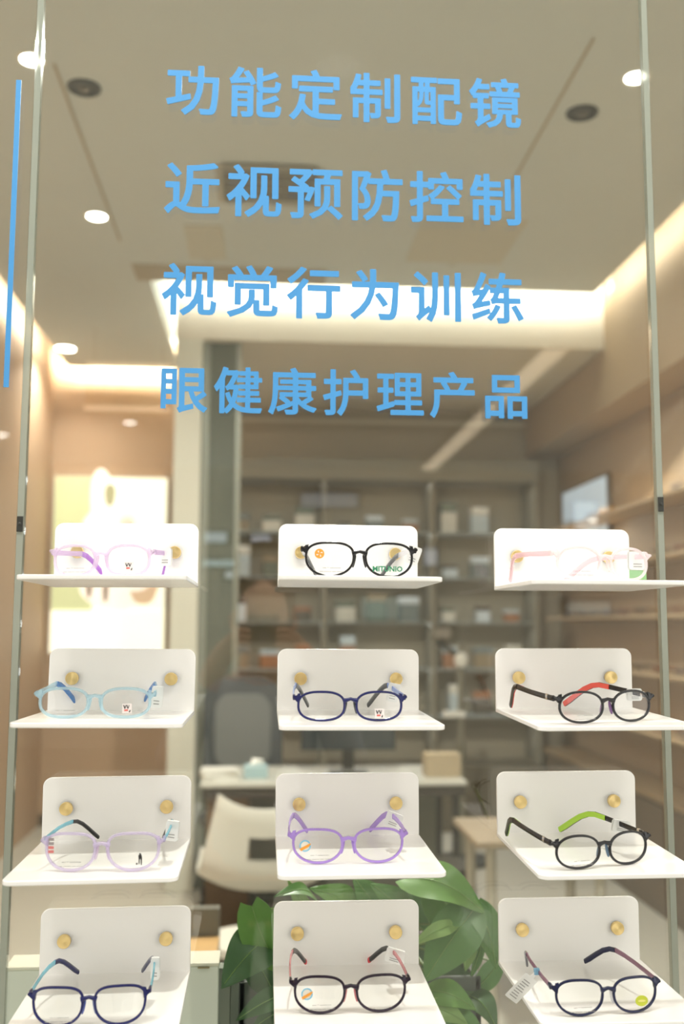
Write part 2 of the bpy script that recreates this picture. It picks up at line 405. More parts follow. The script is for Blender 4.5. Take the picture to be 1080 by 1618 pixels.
# ------------------------------------------------------------------ desks, chairs and clutter in the shop
def legs(t, pts, h, r, m):
    for x, y in pts: MB().lathe([(r, 0), (r, h)], 14, 'Z', (x, y, 0)).build('leg', m, t)
d0 = px(318, 1236, z=.80); d1 = px(738, 1236, z=.80)
YD = (d0.y + d1.y) / 2 - .15
x0 = px(316, 1236, Y=YD).x; x1 = px(738, 1236, Y=YD).x
t = thing('reception_desk', 'long white desk with a dark edge in the middle of the shop', 'desk', ((x0 + x1) / 2, YD + .3, 0))
hw = (x1 - x0) / 2
MB().box((-hw, -.3, .80), (hw, .3, .822)).build('tabletop', mat('pale_laminate', (192, 190, 180), .35), t, bevel=.004)
MB().box((-hw + .01, -.29, .75), (hw - .01, .29, .80)).build('apron', mat('dark_apron', (62, 56, 48), .5), t)
MB().box((-hw + .03, -.26, 0), (-hw + .24, .2, .75)).build('drawer_pedestal', mat('brown_wood', (104, 82, 58), .5, noise=.15, nscale=6), t, bevel=.004)
MB().box((-hw + .24, .24, .1), (hw - .05, .27, .75)).build('modesty_panel', mat('grey_panel', (120, 120, 108), .5), t)
legs(t, ((hw - .05, -.25), (hw - .05, .25)), .75, .02, M_DARK)
DX, DY = (x0 + x1) / 2, YD + .3
p = px(697, 1212, Y=DY - .1)
t = thing('cardboard_box', 'tan cardboard box on the right end of the white desk', 'box', (p.x, DY - .1, .822))
MB().box((-.09, -.07, 0), (.09, .07, .115)).build('body', mat('cardboard', (168, 152, 126), .7, noise=.06), t, bevel=.003)
MB().box((-.09, -.012, .115), (.09, .012, .117)).build('tape', mat('tape', (206, 188, 150), .3), t)
p = px(346, 1230, Y=DY - .12)
t = thing('paper_pile', 'loose pile of white paper on the left end of the desk', 'paper', (p.x, DY - .12, .822))
for k in range(5):
    o = MB().box((-.09, -.07, .010 * k), (.09, .07, .010 * k + .008)).build('sheet', M_WHITE, t); o.rotation_euler.z = random.uniform(-.3, .3)
p = px(404, 1228, Y=DY - .1)
t = thing('tissue_box', 'pale blue tissue box beside the paper on the desk', 'box', (p.x, DY - .1, .822))
MB().box((-.06, -.06, 0), (.06, .06, .06)).build('body', mat('pale_blue_card', (160, 186, 190), .5), t, bevel=.004)
MB().add([(-.03, 0, .06), (.03, .01, .06), (.04, .0, .085), (-.02, .02, .092), (-.03, .012, .06), (.03, .022, .06), (.04, .012, .085), (-.02, .032, .092)], [(0, 1, 2, 3), (7, 6, 5, 4), (0, 4, 5, 1), (1, 5, 6, 2), (2, 6, 7, 3), (3, 7, 4, 0)]).build('tissue', M_WHITE, t)
p = px(520, 1170, Y=DY)
t = thing('monitor', 'dark computer monitor standing on the white desk', 'monitor', (p.x + .1, DY, .822))
MB().box((-.25, -.015, .12), (.25, .02, .44)).build('screen', mat('dark_screen', (52, 58, 60), .2), t, bevel=.005)
MB().box((-.03, .0, .01), (.03, .03, .2)).build('stand', M_DARK, t); MB().box((-.1, -.08, 0), (.1, .08, .012)).build('base', M_DARK, t)
# white shell chair seen from behind
def shell_chair(label, x, y, rz, zs=.40, group='white shell chairs'):
    t = thing('shell_chair', label, 'chair', (x, y, 0), (0, 0, rz), group)
    m = MB(); NU, NV = 21, 16
    def pt(i, j, off):
        a = (i / (NU - 1) - .5) * 2                                   # -1..1 across
        b = j / (NV - 1)                                              # 0 front lip .. 1 top of back
        wv = .31 * (1 - .34 * max(0, b - .45) ** 1.1 * 1.8)
        y_ = -.24 + .46 * min(1, b / .62) + (.05 * (b - .62) if b > .62 else 0)
        z_ = .02 * (1 - b) + (.46 * max(0, b - .52) ** 1.15 * 1.9)
        z_ += .10 * abs(a) ** 2.4 * (1 - .4 * b); y_ -= .12 * abs(a) ** 2.2 * max(0, b - .45)
        return (a * wv, y_ + off * .6, zs + z_ - off)
    for off in (0, .012):
        m.v += [pt(i, j, off) for j in range(NV) for i in range(NU)]
    N = NU * NV
    for j in range(NV - 1):
        for i in range(NU - 1):
            if 11 <= j <= 12 and 7 <= i <= 12: continue               # hand hole in the back
            q = (j * NU + i, j * NU + i + 1, (j + 1) * NU + i + 1, (j + 1) * NU + i)
            m.face(q); m.face([k + N for k in q][::-1])
    for j in range(NV - 1):
        for i in (0, NU - 1): m.face((j * NU + i, (j + 1) * NU + i, (j + 1) * NU + i + N, j * NU + i + N))
    for i in range(NU - 1):
        for j in (0, NV - 1): m.face((j * NU + i, j * NU + i + 1, j * NU + i + 1 + N, j * NU + i + N))
    m.build('seat_shell', mat('white_shell', (208, 205, 194), .4), t, True)
    MB().lathe([(.05, zs - .02), (.05, zs - .05), (.025, zs - .06), (.025, .10)], 20).build('column', M_DARK, t, True)
    for k in range(4):
        a = math.pi / 4 + k * math.pi / 2
        MB().sweep([(0, 0, .10), (.14 * math.cos(a), .14 * math.sin(a), .07), (.28 * math.cos(a), .28 * math.sin(a), .02)], .018, .014, (0, 0, 1)).build('leg', M_DARK, t)
    MB().sweep([(-.08, -.02, zs - .03), (-.20, .05, zs - .12)], .01, .01).build('lever', M_DARK, t)
    return t
p = px(418, 1392, z=.42)
shell_chair('white shell chair seen from behind in front of the long desk', p.x, p.y, R(180), .41)
p = px(395, 1482, z=.47)
t = thing('white_stool', 'round white stool low behind the plant leaves', 'stool', (p.x, p.y, 0))
MB().lathe([(.02, .43), (.15, .435), (.17, .45), (.165, .47), (.13, .478), (.01, .474)], 36).build('seat', MATS['white_shell'], t, True)
MB().lathe([(.025, .04), (.025, .43)], 18).build('column', M_DARK, t, True); MB().lathe([(.18, 0), (.18, .012), (.04, .035), (.02, .04)], 32).build('base', M_DARK, t, True)
p = px(384, 1130, Y=DY + .85)
t = thing('office_chair', 'dark office chair with a high rounded back behind the white desk', 'office chair', (p.x, p.y, 0))
m = MB(); pr = rrect(-.24, .62, .24, 1.28, .16, 10); m.prism(pr, -.03, .03); m.build('backrest', mat('slate_fabric', (74, 80, 82), .8), t, bevel=.012)
MB().prism(rrect(-.17, .74, .17, 1.18, .1, 8), -.042, -.028).build('back_cushion', mat('grey_fabric', (116, 120, 118), .9), t, bevel=.006)
MB().lathe([(.05, .44), (.23, .45), (.25, .49), (.22, .53), (.03, .54)], 28, 'Z', (0, -.22, 0)).build('seat', MATS['slate_fabric'], t, True)
MB().sweep([(0, 0, .66), (0, .02, .52), (0, -.10, .46)], .03, .015, (1, 0, 0)).build('back_bar', M_DARK, t, True)
MB().lathe([(.03, .06), (.03, .45)], 16, 'Z', (0, -.2, 0)).build('column', M_DARK, t, True)
for k in range(5):
    a = k * 2 * math.pi / 5
    MB().sweep([(0, -.2, .09), (.26 * math.cos(a), -.2 + .26 * math.sin(a), .05)], .02, .015, (0, 0, 1)).lathe([(.022, 0), (.026, .02), (.022, .045)], 12, 'Z', (.26 * math.cos(a), -.2 + .26 * math.sin(a), 0)).build('leg', M_DARK, t, True)
# wooden desk close behind the white pedestal
pa, pb = px(170, 1476, z=.80), px(346, 1476, z=.80)
t = thing('wooden_desk', 'tan wooden desk with a dark rear rail behind the white pedestal', 'desk', ((pa.x + pb.x) / 2, pa.y - .3, 0))
hw = (pb.x - pa.x) / 2
MB().box((-hw, -.3, .765), (hw, .3, .79)).build('tabletop', mat('oak', (196, 158, 106), .45, noise=.12, nscale=9, stretch=(.3, 3, 3)), t, bevel=.003)
MB().box((-hw, .30, .70), (hw, .33, .86)).build('rear_rail', mat('rail_grey', (112, 108, 96), .5), t, bevel=.003)
legs(t, ((-hw + .04, -.26), (hw - .04, -.26), (-hw + .04, .26), (hw - .04, .26)), .765, .02, M_DARK)
# small wooden table on the right
pa, pb = px(752, 1332, z=.74), px(985, 1332, z=.74); YT = pa.y
t = thing('side_table', 'small tan table on pale legs behind the lime-tipped spectacles', 'table', ((pa.x + pb.x) / 2, YT + .25, 0))
hw = (pb.x - pa.x) / 2
MB().box((-hw, -.25, .715), (hw, .25, .745)).build('tabletop', mat('tan_wood', (152, 136, 114), .45, noise=.1, nscale=7), t, bevel=.006)
legs(t, ((-hw + .07, -.2), (hw - .07, -.2), (-hw + .07, .2), (hw - .07, .2)), .715, .022, mat('pale_leg', (176, 170, 154), .4))
# dark stool in the middle
p = px(690, 1345, z=.5)
p = px(690, 1345, Y=DY - .62); p.z = 0
t = thing('stool', 'dark padded stool in front of the desk, left of the small table', 'stool', (p.x, p.y, 0))
MB().lathe([(.02, .44), (.17, .445), (.18, .47), (.17, .50), (.02, .505)], 28).build('seat', mat('dark_leatherette', (62, 58, 50), .5), t, True)
legs(t, ((.11, .11), (-.11, .11), (.11, -.11), (-.11, -.11)), .445, .012, M_DARK)
# floor-standing lens stand / lamp in the rear
p = px(727, 1040, Y=5.6)
t = thing('examination_stand', 'tall thin examination stand with an angled arm and white lamp', 'eye test stand', (p.x, 5.6, 0))
MB().lathe([(.2, 0), (.2, .03), (.04, .05), (.03, .06)], 28).build('base', M_DARK, t, True)
MB().lathe([(.022, .05), (.022, p.z + .1)], 16).build('column', mat('pole_grey', (140, 138, 124), .35, .4), t)
MB().sweep([(0, 0, p.z), (-.08, 0, p.z + .06), (-.17, 0, p.z + .12)], .016, .02).build('arm', M_DARK, t)
MB().lathe([(.03, 0), (.05, .03), (.045, .08), (.01, .10)], 20, 'Z', (0, -.03, p.z - .06)).build('lamp_head', M_WHITE, t, True)
MB().box((-.12, -.04, p.z - .40), (.02, .04, p.z - .36)).build('tray', M_WHITE, t)

# ------------------------------------------------------------------ right wall: base cabinet, shelves, glowing panel, spectacles
M_BASE = mat('dark_brown_base', (96, 80, 62), .5, noise=.1, nscale=4)
t = thing('base_cabinet', 'dark brown low cabinet along the right wall under the shelves', 'cabinet', (2.26, 3.6, 0))
MB().box((-.1, -3.3, 0), (.15, 2.9, .62)).build('body', M_BASE, t)
MB().box((-.12, -3.32, .62), (.16, 2.92, .65)).build('top', mat('base_top', (140, 118, 90), .4), t)
for k in range(8):
    MB().box((-.112, -3.28 + k * .77, .05), (-.1, -3.28 + k * .77 + .75, .60)).build('door', M_BASE, t)
M_WS = mat('wall_shelf', (196, 172, 138), .4)
WSZ = (.98, 1.32, 1.66, 2.0, 2.34)
for k, z in enumerate(WSZ):
    wsn = ('lowest', 'second lowest', 'middle', 'second highest', 'highest')[k]
    o = MB().box((2.18, .35, z - .018), (XN, YB - .5, z)).build('long_shelf', M_WS, bevel=.003)
    tag(o, '%s long shelf of spectacles on the brown right wall' % wsn, 'shelf', 'long shelves on the right wall', 'thing')
def lens_loop(a, b, nt, nb, taper=0, N=48):
    pts = []
    for k in range(N):
        an = 2 * math.pi * k / N; c_, s_ = math.cos(an), math.sin(an); n = nt if s_ > 0 else nb
        x = a * math.copysign(abs(c_) ** (2 / n), c_); z = b * math.copysign(abs(s_) ** (2 / n), s_)
        pts.append((x * (1 + taper * z / b), z))
    return pts
far_cols = [(40, 36, 34), (120, 60, 40), (90, 90, 96), (150, 116, 70), (60, 70, 100)]
far_me = []
for i, rgb in enumerate(far_cols):
    m = MB()
    for s in (-1, 1):
        m.sweep([(s * .034 + x, 0, .022 + z) for x, z in lens_loop(.028, .021, 2.6, 2.3, .05, 24)], .0018, .0016, (0, 1, 0), 6, True)
        m.sweep([(s * .066, 0, .030), (s * .065, .08, .032), (s * .055, .12, .014), (s * .05, .135, .002)], .0015, .003, (1, 0, 0), 6)
        m.sweep([(s * .061, 0, .03), (s * .067, .001, .03)], .003, .003)
    m.sweep([(-.007, 0, .028), (0, 0, .031), (.007, 0, .028)], .002, .002)
    far_me.append(m.mesh('shelf_spectacles', mat('far_frame_%s' % ('black', 'red_brown', 'grey', 'amber', 'navy')[i], rgb, .3), True))
for z in WSZ:
    for k in range(20):
        if random.random() < .08: continue
        o = bpy.data.objects.new('shelf_spectacles', random.choice(far_me)); COL.objects.link(o)
        o.location = (2.22, .6 + k * .29 + random.uniform(-.04, .04), z); o.rotation_euler = (0, 0, R(-90) + random.uniform(-.15, .15)); o.scale = (1.1,) * 3
        tag(o, 'blurred pair of spectacles on the long shelves of the right wall', 'eyeglasses', 'spectacles on the right wall shelves', 'thing')
a = px(892, 850, X=XN - .02); b = px(960, 780, X=XN - .02)
t = thing('glowing_panel', 'pale blue glowing panel standing in for a mirrored highlight on the right wall', 'poster', (XN, (a.y + b.y) / 2, 2.44))  # glowing panel standing in for a bluish highlight mirrored in the glass
hy = abs(a.y - b.y) / 2
MB().box((-.03, -hy - .02, -.26), (0, hy + .02, .26)).build('frame', M_BASE, t, bevel=.004)
MB().box((-.034, -hy, -.24), (-.03, hy, .24)).build('picture', mat('pale_blue_glow', (206, 222, 236), .4, emit=.42, noise=.12, nscale=5), t)

# ------------------------------------------------------------------ white pedestal just behind the window
pa, pb = px(8, 1526, Y=.16), px(345, 1524, Y=.16); zt = (pa.z + pb.z) / 2
t = thing('display_pedestal', 'pale white-green boxed pedestal at the lower left behind the glass', 'pedestal', ((pa.x + pb.x) / 2, .185, 0))
hw = (pb.x - pa.x) / 2
M_PED = mat('pale_green_white', (240, 243, 232), .4)
MB().box((-hw, -.025, 0), (hw, .025, zt - .004)).build('body', M_PED, t, bevel=.002)
MB().box((-hw - .001, -.026, zt - .004), (hw + .001, .028, zt)).build('top', mat('cream_top', (246, 242, 224), .4), t, bevel=.001)
MB().box((hw - .028, -.0275, zt - .0065), (hw - .012, -.026, zt - .0045)).build('catch', mat('brass_catch', (176, 160, 120), .4, .5), t)
p = px(360, 1560, Y=.2)
t = thing('aluminium_post', 'narrow grey aluminium post between the pedestal and the plant pot', 'post', (p.x, .2, 0))
MB().box((-.0165, -.012, 0), (.004, .012, p.z + .03)).build('profile', mat('brushed_aluminium', (156, 162, 152), .35, .5), t, bevel=.001)
MB().box((.004, -.014, 0), (.0155, .014, p.z + .035)).build('cover_strip', mat('grey_strip', (126, 134, 124), .4, .3), t, bevel=.001)

# ------------------------------------------------------------------ plant
pp = px(640, 1560, Y=.36)
t = thing('potted_plant', 'green pothos plant with broad pointed leaves behind the lowest middle shelf', 'potted plant', (px(560, 1600, Y=.34).x, .34, 0))
T0 = Vector(t.location)
M_POT = mat('grey_pot', (112, 118, 116), .35)
zp = px(392, 1552, Y=.24).z
hwp = T0.x - px(377, 1560, Y=.24).x
zp0 = zp - .20
m = MB(); 
m.box((-hwp, -.10, zp0), (hwp, -.09, zp)); m.box((-hwp, .09, zp0), (hwp, .10, zp)); m.box((-hwp, -.10, zp0), (-hwp + .01, .10, zp)); m.box((hwp - .01, -.10, zp0), (hwp, .10, zp)); m.box((-hwp, -.10, zp0), (hwp, .10, zp0 + .01))
m.build('pot', M_POT, t, bevel=.002)
MB().box((-hwp + .01, -.09, zp - .04), (hwp - .01, .09, zp - .025)).build('soil', mat('soil', (66, 54, 42), .9, noise=.4, nscale=80, bump=.5), t)
st = thing('plant_stand', 'grey stand carrying the plant pot below the shelves', 'stand', (T0.x, T0.y, 0))
MB().box((-hwp, -.09, 0), (hwp, .09, zp0)).build('body', mat('stand_grey', (140, 138, 128), .5), st, bevel=.003)
GREENS = [mat('leaf_bright', (122, 170, 86), .35, noise=.16, nscale=14, trans=.18), mat('leaf_mid', (104, 152, 82), .35, noise=.18, nscale=14, trans=.15),
          mat('leaf_dark', (80, 118, 74), .4, noise=.18, nscale=14, trans=.1), mat('leaf_pale', (156, 192, 116), .35, noise=.12, nscale=14, trans=.2)]
M_STEM = mat('leaf_stem', (118, 140, 72), .5)
def leaf(b, tip, wd, m, face=(0, -1, .25), curl=.15, fold=.25, ya=.3, yb=.3):
    """heart shaped leaf from base to tip, both given as directions at a chosen depth"""
    B = px(*b, Y=ya) - T0; E = px(*tip, Y=yb) - T0
    L = (E - B).length; T = (E - B).normalized(); Fv = Vector(face); Fv = (Fv - T * Fv.dot(T)).normalized(); S = T.cross(Fv)
    W = wd / FPX * (ya - CAM.y); NV, NU = 15, 9; m_ = MB()
    def pt(i, j, off):
        s = j / (NV - 1); a = (i / (NU - 1) - .5) * 2
        prof = (math.sin(math.pi * min(1, s * .97 + .03) ** .62) ** .85) if s < 1 else 0
        hw_ = W * .5 * prof
        lobe = -.10 * L * abs(a) * max(0, 1 - s * 5)
        p_ = B + T * (L * s + lobe) + S * (a * hw_) + Fv * (fold * W * .5 * abs(a) * prof * 0.6 + curl * L * math.sin(math.pi * s) - .06 * L * s * s + .012 * L * math.sin(7 * s + 3 * a))
        return p_ - Fv * off
    m_.v = [tuple(pt(i, j, o_)) for o_ in (0, .0007) for j in range(NV) for i in range(NU)]; N = NU * NV
    for j in range(NV - 1):
        for i in range(NU - 1):
            q = (j * NU + i, j * NU + i + 1, (j + 1) * NU + i + 1, (j + 1) * NU + i); m_.face(q); m_.face([k + N for k in q][::-1])
        for i in (0, NU - 1): m_.face((j * NU + i, (j + 1) * NU + i, (j + 1) * NU + i + N, j * NU + i + N))
    o = m_.build('leaf', GREENS[m], t, True)
    root = Vector((random.uniform(-.06, .06) + (B.x * .3), random.uniform(-.05, .05), zp - .03))
    mid = (B + root) / 2 + Vector((0, .03, .03))
    MB().sweep([root, root.lerp(mid, .5) + Vector((0, .005, .01)), mid, mid.lerp(B, .6), B], [.0026, .0024, .002, .0018, .0014], [.0026, .0024, .002, .0018, .0014], (1, 0, .2), 6).build('stem', M_STEM, t, True)
    # midrib as a raised thread on the blade
    MB().sweep([Vector(pt(4, j, -.0004)) for j in range(0, NV - 1)], .0006, .0008, tuple(S), 5).build('midrib', MATS['leaf_pale'], o, True)
    return o
LV = [ # base, tip, width px, material, facing, curl, fold, yA, yB
    ((398, 1432), (446, 1545), 66, 0, (-.25, -1, .2), .10, .2, .17, .20),
    ((428, 1478), (349, 1560), 74, 2, (-.2, -1, .5), .20, .3, .20, .16),
    ((402, 1512), (440, 1582), 54, 2, (.2, -1, .1), .08, .2, .23, .24),
    ((452, 1570), (372, 1612), 34, 2, (0, -1, .6), .25, .4, .20, .18),
    ((448, 1596), (395, 1628), 30, 2, (0, -1, .6), .25, .4, .21, .19),
    ((500, 1430), (436, 1412), 36, 1, (0, -.6, 1), .22, .2, .25, .20),
    ((486, 1436), (454, 1392), 22, 3, (-.4, -1, .3), .05, .3, .24, .22),
    ((560, 1440), (492, 1402), 48, 0, (0, -1, .7), .18, .2, .28, .24),
    ((600, 1450), (560, 1386), 60, 1, (0, -1, .6), .1, .2, .30, .27),
    ((640, 1452), (588, 1396), 54, 1, (.2, -1, .6), .12, .2, .28, .25),
    ((642, 1388), (768, 1440), 70, 0, (.35, -1, .75), .20, .25, .26, .21),
    ((662, 1398), (684, 1480), 58, 1, (-.4, -1, .2), .06, .2, .29, .27),
    ((684, 1404), (744, 1480), 74, 0, (.1, -1, .25), .08, .15, .27, .25),
    ((746, 1440), (668, 1552), 78, 1, (-.25, -1, .45), .10, .3, .22, .20),
    ((716, 1462), (652, 1492), 26, 3, (-.1, -1, .9), .12, .3, .21, .19),
    ((742, 1478), (736, 1536), 26, 3, (.2, -1, .1), .05, .3, .23, .22),
    ((752, 1432), (786, 1530), 58, 1, (.5, -1, .2), .10, .25, .24, .22),
    ((760, 1484), (744, 1548), 18, 1, (.3, -1, .1), .05, .4, .25, .24),
    ((700, 1510), (742, 1566), 60, 2, (.1, -1, .2), .08, .2, .33, .32),
    ((676, 1480), (722, 1540), 64, 2, (-.1, -1, .1), .08, .2, .37, .36),
    ((690, 1552), (768, 1566), 52, 2, (.1, -1, .6), .16, .25, .27, .24),
    ((786, 1522), (736, 1580), 34, 1, (.3, -1, .4), .10, .3, .26, .24),
    ((680, 1566), (752, 1594), 44, 0, (.1, -1, .8), .20, .25, .22, .19),
    ((736, 1572), (786, 1626), 48, 2, (.5, -1, .6), .22, .3, .24, .20),
    ((676, 1590), (740, 1618), 34, 3, (.1, -1, .8), .14, .3, .20, .18),
    ((700, 1612), (770, 1640), 50, 1, (.2, -1, .8), .16, .3, .20, .18),
    ((660, 1540), (705, 1600), 60, 2, (0, -1, .2), .10, .2, .34, .31),
    ((640, 1560), (700, 1640), 60, 2, (0, -1, .3), .10, .2, .30, .26),
    ((450, 1440), (420, 1500), 50, 2, (-.2, -1, .1), .06, .2, .30, .30),
    ((530, 1470), (520, 1400), 56, 2, (0, -1, .4), .08, .2, .34, .32),
    ((610, 1470), (640, 1400), 56, 1, (0, -1, .4), .08, .2, .33, .31),
]
for q in LV: leaf(*q)

# ------------------------------------------------------------------ blue lettering and stripe on the glass
BOLD = .019
LINES = [('功能定制配镜', -.1932, .2958, .6860, .7578, 'top'), ('近视预防控制', -.1926, .2934, .5458, .6185, 'second'),
         ('视觉行为训练', -.1927, .2945, .4063, .4776, 'third'), ('眼健康护理产品', -.1912, .2973, .2750, .3348, 'bottom')]
for body, xa, xb, za, zb, which in LINES:
    gl = [glyph(ch, 0, 0) for ch in body]
    b0 = [(min(v.x for v in g[0]) - BOLD, max(v.x for v in g[0]) + BOLD, min(v.y for v in g[0]) - BOLD, max(v.y for v in g[0]) + BOLD) for g in gl]
    s = (zb - za) / ((b0[0][3] - b0[0][2] + b0[-1][3] - b0[-1][2]) / 2)
    pitch = ((xb - xa) - s * (b0[-1][1] - b0[0][0])) / (len(body) - 1)
    ox = xa - s * b0[0][0]; oz = (za + zb) / 2 - s * (b0[0][2] + b0[0][3] + b0[-1][2] + b0[-1][3]) / 4
    t = thing('window_lettering', 'blue vinyl lettering on the window glass, %s of the four lines' % which, 'lettering', ((xa + xb) / 2, YG, 1.6 + za), group='lines of blue lettering')
    for k, (ch, g) in enumerate(zip(body, gl)):
        pts = [Vector((v.x, v.y)) for v in g[0]]; polys = [list(f_) for f_ in g[1]]; edges = {}
        for f_ in g[1]:
            for i in range(len(f_)): edges[(f_[i], f_[(i + 1) % len(f_)])] = 1
        for (i, j) in edges:                                          # the cut letters are a little bolder than the outline
            if (j, i) in edges: continue
            A, B_ = pts[i], pts[j]; d_ = B_ - A
            if d_.length < 1e-6: continue
            d_ = d_.normalized(); q_ = Vector((d_.y, -d_.x)) * BOLD; e_ = d_ * BOLD * .8
            ol = [A - e_ - q_ * .3, A - e_ * .7 + q_, B_ + e_ * .7 + q_, B_ + e_ - q_ * .3]
            k0 = len(pts); pts += ol; polys.append([k0, k0 + 1, k0 + 2, k0 + 3])
        polys = [q if sum((pts[q[x]].x * pts[q[(x + 1) % len(q)]].y - pts[q[(x + 1) % len(q)]].x * pts[q[x]].y) for x in range(len(q))) > 0 else q[::-1] for q in polys]
        cv, ce, cf, ov, oe, of = delaunay_2d_cdt(pts, [], polys, 0, 1e-4)
        cen = np.array([[sum(cv[i].x for i in f_) / 3, sum(cv[i].y for i in f_) / 3] for f_ in cf]); ins = np.zeros(len(cf), bool)
        for q in polys:                                               # keep what lies inside any piece of the character
            okq = np.ones(len(cf), bool)
            for x in range(len(q)):
                A, B_ = pts[q[x]], pts[q[(x + 1) % len(q)]]
                okq &= ((B_.x - A.x) * (cen[:, 1] - A.y) - (B_.y - A.y) * (cen[:, 0] - A.x)) > 1e-7
            ins |= okq
        tris = [f_ for f_, k_ in zip(cf, ins) if k_]
        m = MB(); n = len(cv); P2 = [(ox + pitch * k + s * v.x - (xa + xb) / 2, oz + s * v.y - za) for v in cv]
        m.v = [(x, -.0012, z) for x, z in P2] + [(x, -.0002, z) for x, z in P2]
        es = {(f_[i], f_[(i + 1) % 3]) for f_ in tris for i in range(3)}
        for f_ in tris: m.face(f_); m.face([i + n for i in f_][::-1])
        for (i, j) in es:
            if (j, i) not in es: m.face((j, i, i + n, j + n))
        me = bpy.data.meshes.new('character'); me.from_pydata(m.v, [], m.f); me.materials.append(M_BLUE)
        o = bpy.data.objects.new('character', me); COL.objects.link(o); o.parent = t
bpy.data.objects.remove(_to)
o = MB().box((-.0034, -.0012, 0), (.0034, -.0002, .4212)).build('vinyl_stripe', M_BLUE, None, loc=(-.3894, YG, 1.6 + .3039))
tag(o, 'thin upright blue stripe on the left glass pane', 'stripe')

# ------------------------------------------------------------------ acrylic shelves with brass screws
SW, SH, SD, ST = .18, .08113, .19509, .00536
def shelf_panel():
    m = MB(); hw = SW / 2; r = .011
    back = [(x, z) for x, z in rrect(-hw, -SH, hw, 0, r, 8, (0, 0, 1, 1))]
    m.prism(back, 0, .0048)
    n0 = len(m.v)
    pl = rrect(-hw, -SD, hw, .0048, r, 8, (1, 1, 0, 0))
    n = len(pl)
    m.add([(x, y, -SH) for x, y in pl] + [(x, y, -SH + ST) for x, y in pl], [tuple(range(n)), tuple(range(2 * n - 1, n - 1, -1))] + [((i + 1) % n, i, i + n, (i + 1) % n + n) for i in range(n)])
    return m
panel_me = None
SHELF = { # column,row: x, z, rx, ry, rz
    (0, 0): (-.2271, .1265, -.36, -.22, -.02), (0, 1): (-.2279, -.0312, -.97, .39, .25), (0, 2): (-.2304, -.1875, -.35, -.41, .2), (0, 3): (-.2276, -.3433, -.05, -.24, .08),
    (1, 0): (.0545, .1275, -.24, .38, -.41), (1, 1): (.0549, -.0316, .09, .18, -.15), (1, 2): (.0541, -.1857, .04, -.05, .02), (1, 3): (.0533, -.3406, .05, .25, -.06),
    (2, 0): (.3352, .1252, -.15, .13, -.57), (2, 1): (.3345, -.0303, 1.02, -.11, .6), (2, 2): (.3341, -.1859, 1.41, -.07, .03), (2, 3): (.3338, -.3415, .02, .05, -.15)}
HOLD = {(0, 0): 'lilac clear spectacles with purple tips', (0, 1): 'pale blue clear spectacles', (0, 2): 'clear lilac spectacles with black tips', (0, 3): 'navy spectacles with cyan temples',
        (1, 0): 'black spectacles with the orange sticker', (1, 1): 'navy oblong spectacles', (1, 2): 'lavender spectacles', (1, 3): 'black and pink spectacles',
        (2, 0): 'pale pink clear spectacles', (2, 1): 'black spectacles with coral tips', (2, 2): 'black spectacles with lime tips', (2, 3): 'tagged dark navy spectacles'}
ROWN = ('top row', 'second row', 'third row', 'bottom row')
FRAME = {}
first = None
for (ci, ri), (x, z, ax, ay, az) in sorted(SHELF.items()):
    t = thing('display_shelf', 'white acrylic bent shelf in the %s carrying the %s' % (ROWN[ri], HOLD[ci, ri]), 'display shelf', (x, 0, 1.6 + z), (R(ax), R(ay), R(az)), 'white acrylic window shelves')
    FRAME[ci, ri] = t
    if first is None:
        o = shelf_panel().build('panel', M_ACR, t, bevel=.0011); first = o
        scr = []
        for sx in (-.0608, .0605):
            s_ = MB().lathe([(.0048, .0150), (.0048, .0), (.0076, -.0), (.0080, -.0008), (.0080, -.0058), (.0074, -.0066), (.0020, -.0066), (.0002, -.0064)], 40, 'Y').build('standoff_screw', M_BRASS, t, True, loc=(sx, 0, -.0370))
            scr.append(s_)
    else:
        for s0 in [first] + scr:
            k = s0.copy(); COL.objects.link(k); k.parent = t
bpy.context.view_layer.update()

# ------------------------------------------------------------------ spectacles
def plastic(name, rgb, clear=0, rough=.18):
    return mat(name, rgb, rough, spec=.5, alpha=clear)
M_PAD = mat('clear_pad', (226, 226, 222), .2, alpha=.5)
M_TAGP = mat('tag_paper', (244, 244, 242), .4, alpha=.12)
M_PRINT = mat('grey_print', (150, 148, 146), .5)
M_INK = mat('black_ink', (34, 32, 34), .5)
_gc = bpy.data.curves.new('print', 'FONT'); _go = bpy.data.objects.new('print', _gc); COL.objects.link(_go)
def text_into(m, body, mt, x, z, size, y, rot=0):
    _gc.body = body; _gc.size = size; _gc.align_x = 'CENTER'; _gc.offset = size * .035; _gc.resolution_u = 2
    dg = bpy.context.evaluated_depsgraph_get(); me = bpy.data.meshes.new_from_object(_go.evaluated_get(dg))
    c_, s_ = math.cos(rot), math.sin(rot)
    m.use(mt).add([(x + v.co.x * c_ - v.co.y * s_, y, z + v.co.x * s_ + v.co.y * c_) for v in me.vertices], [tuple(p.vertices) for p in me.polygons])
    bpy.data.meshes.remove(me)
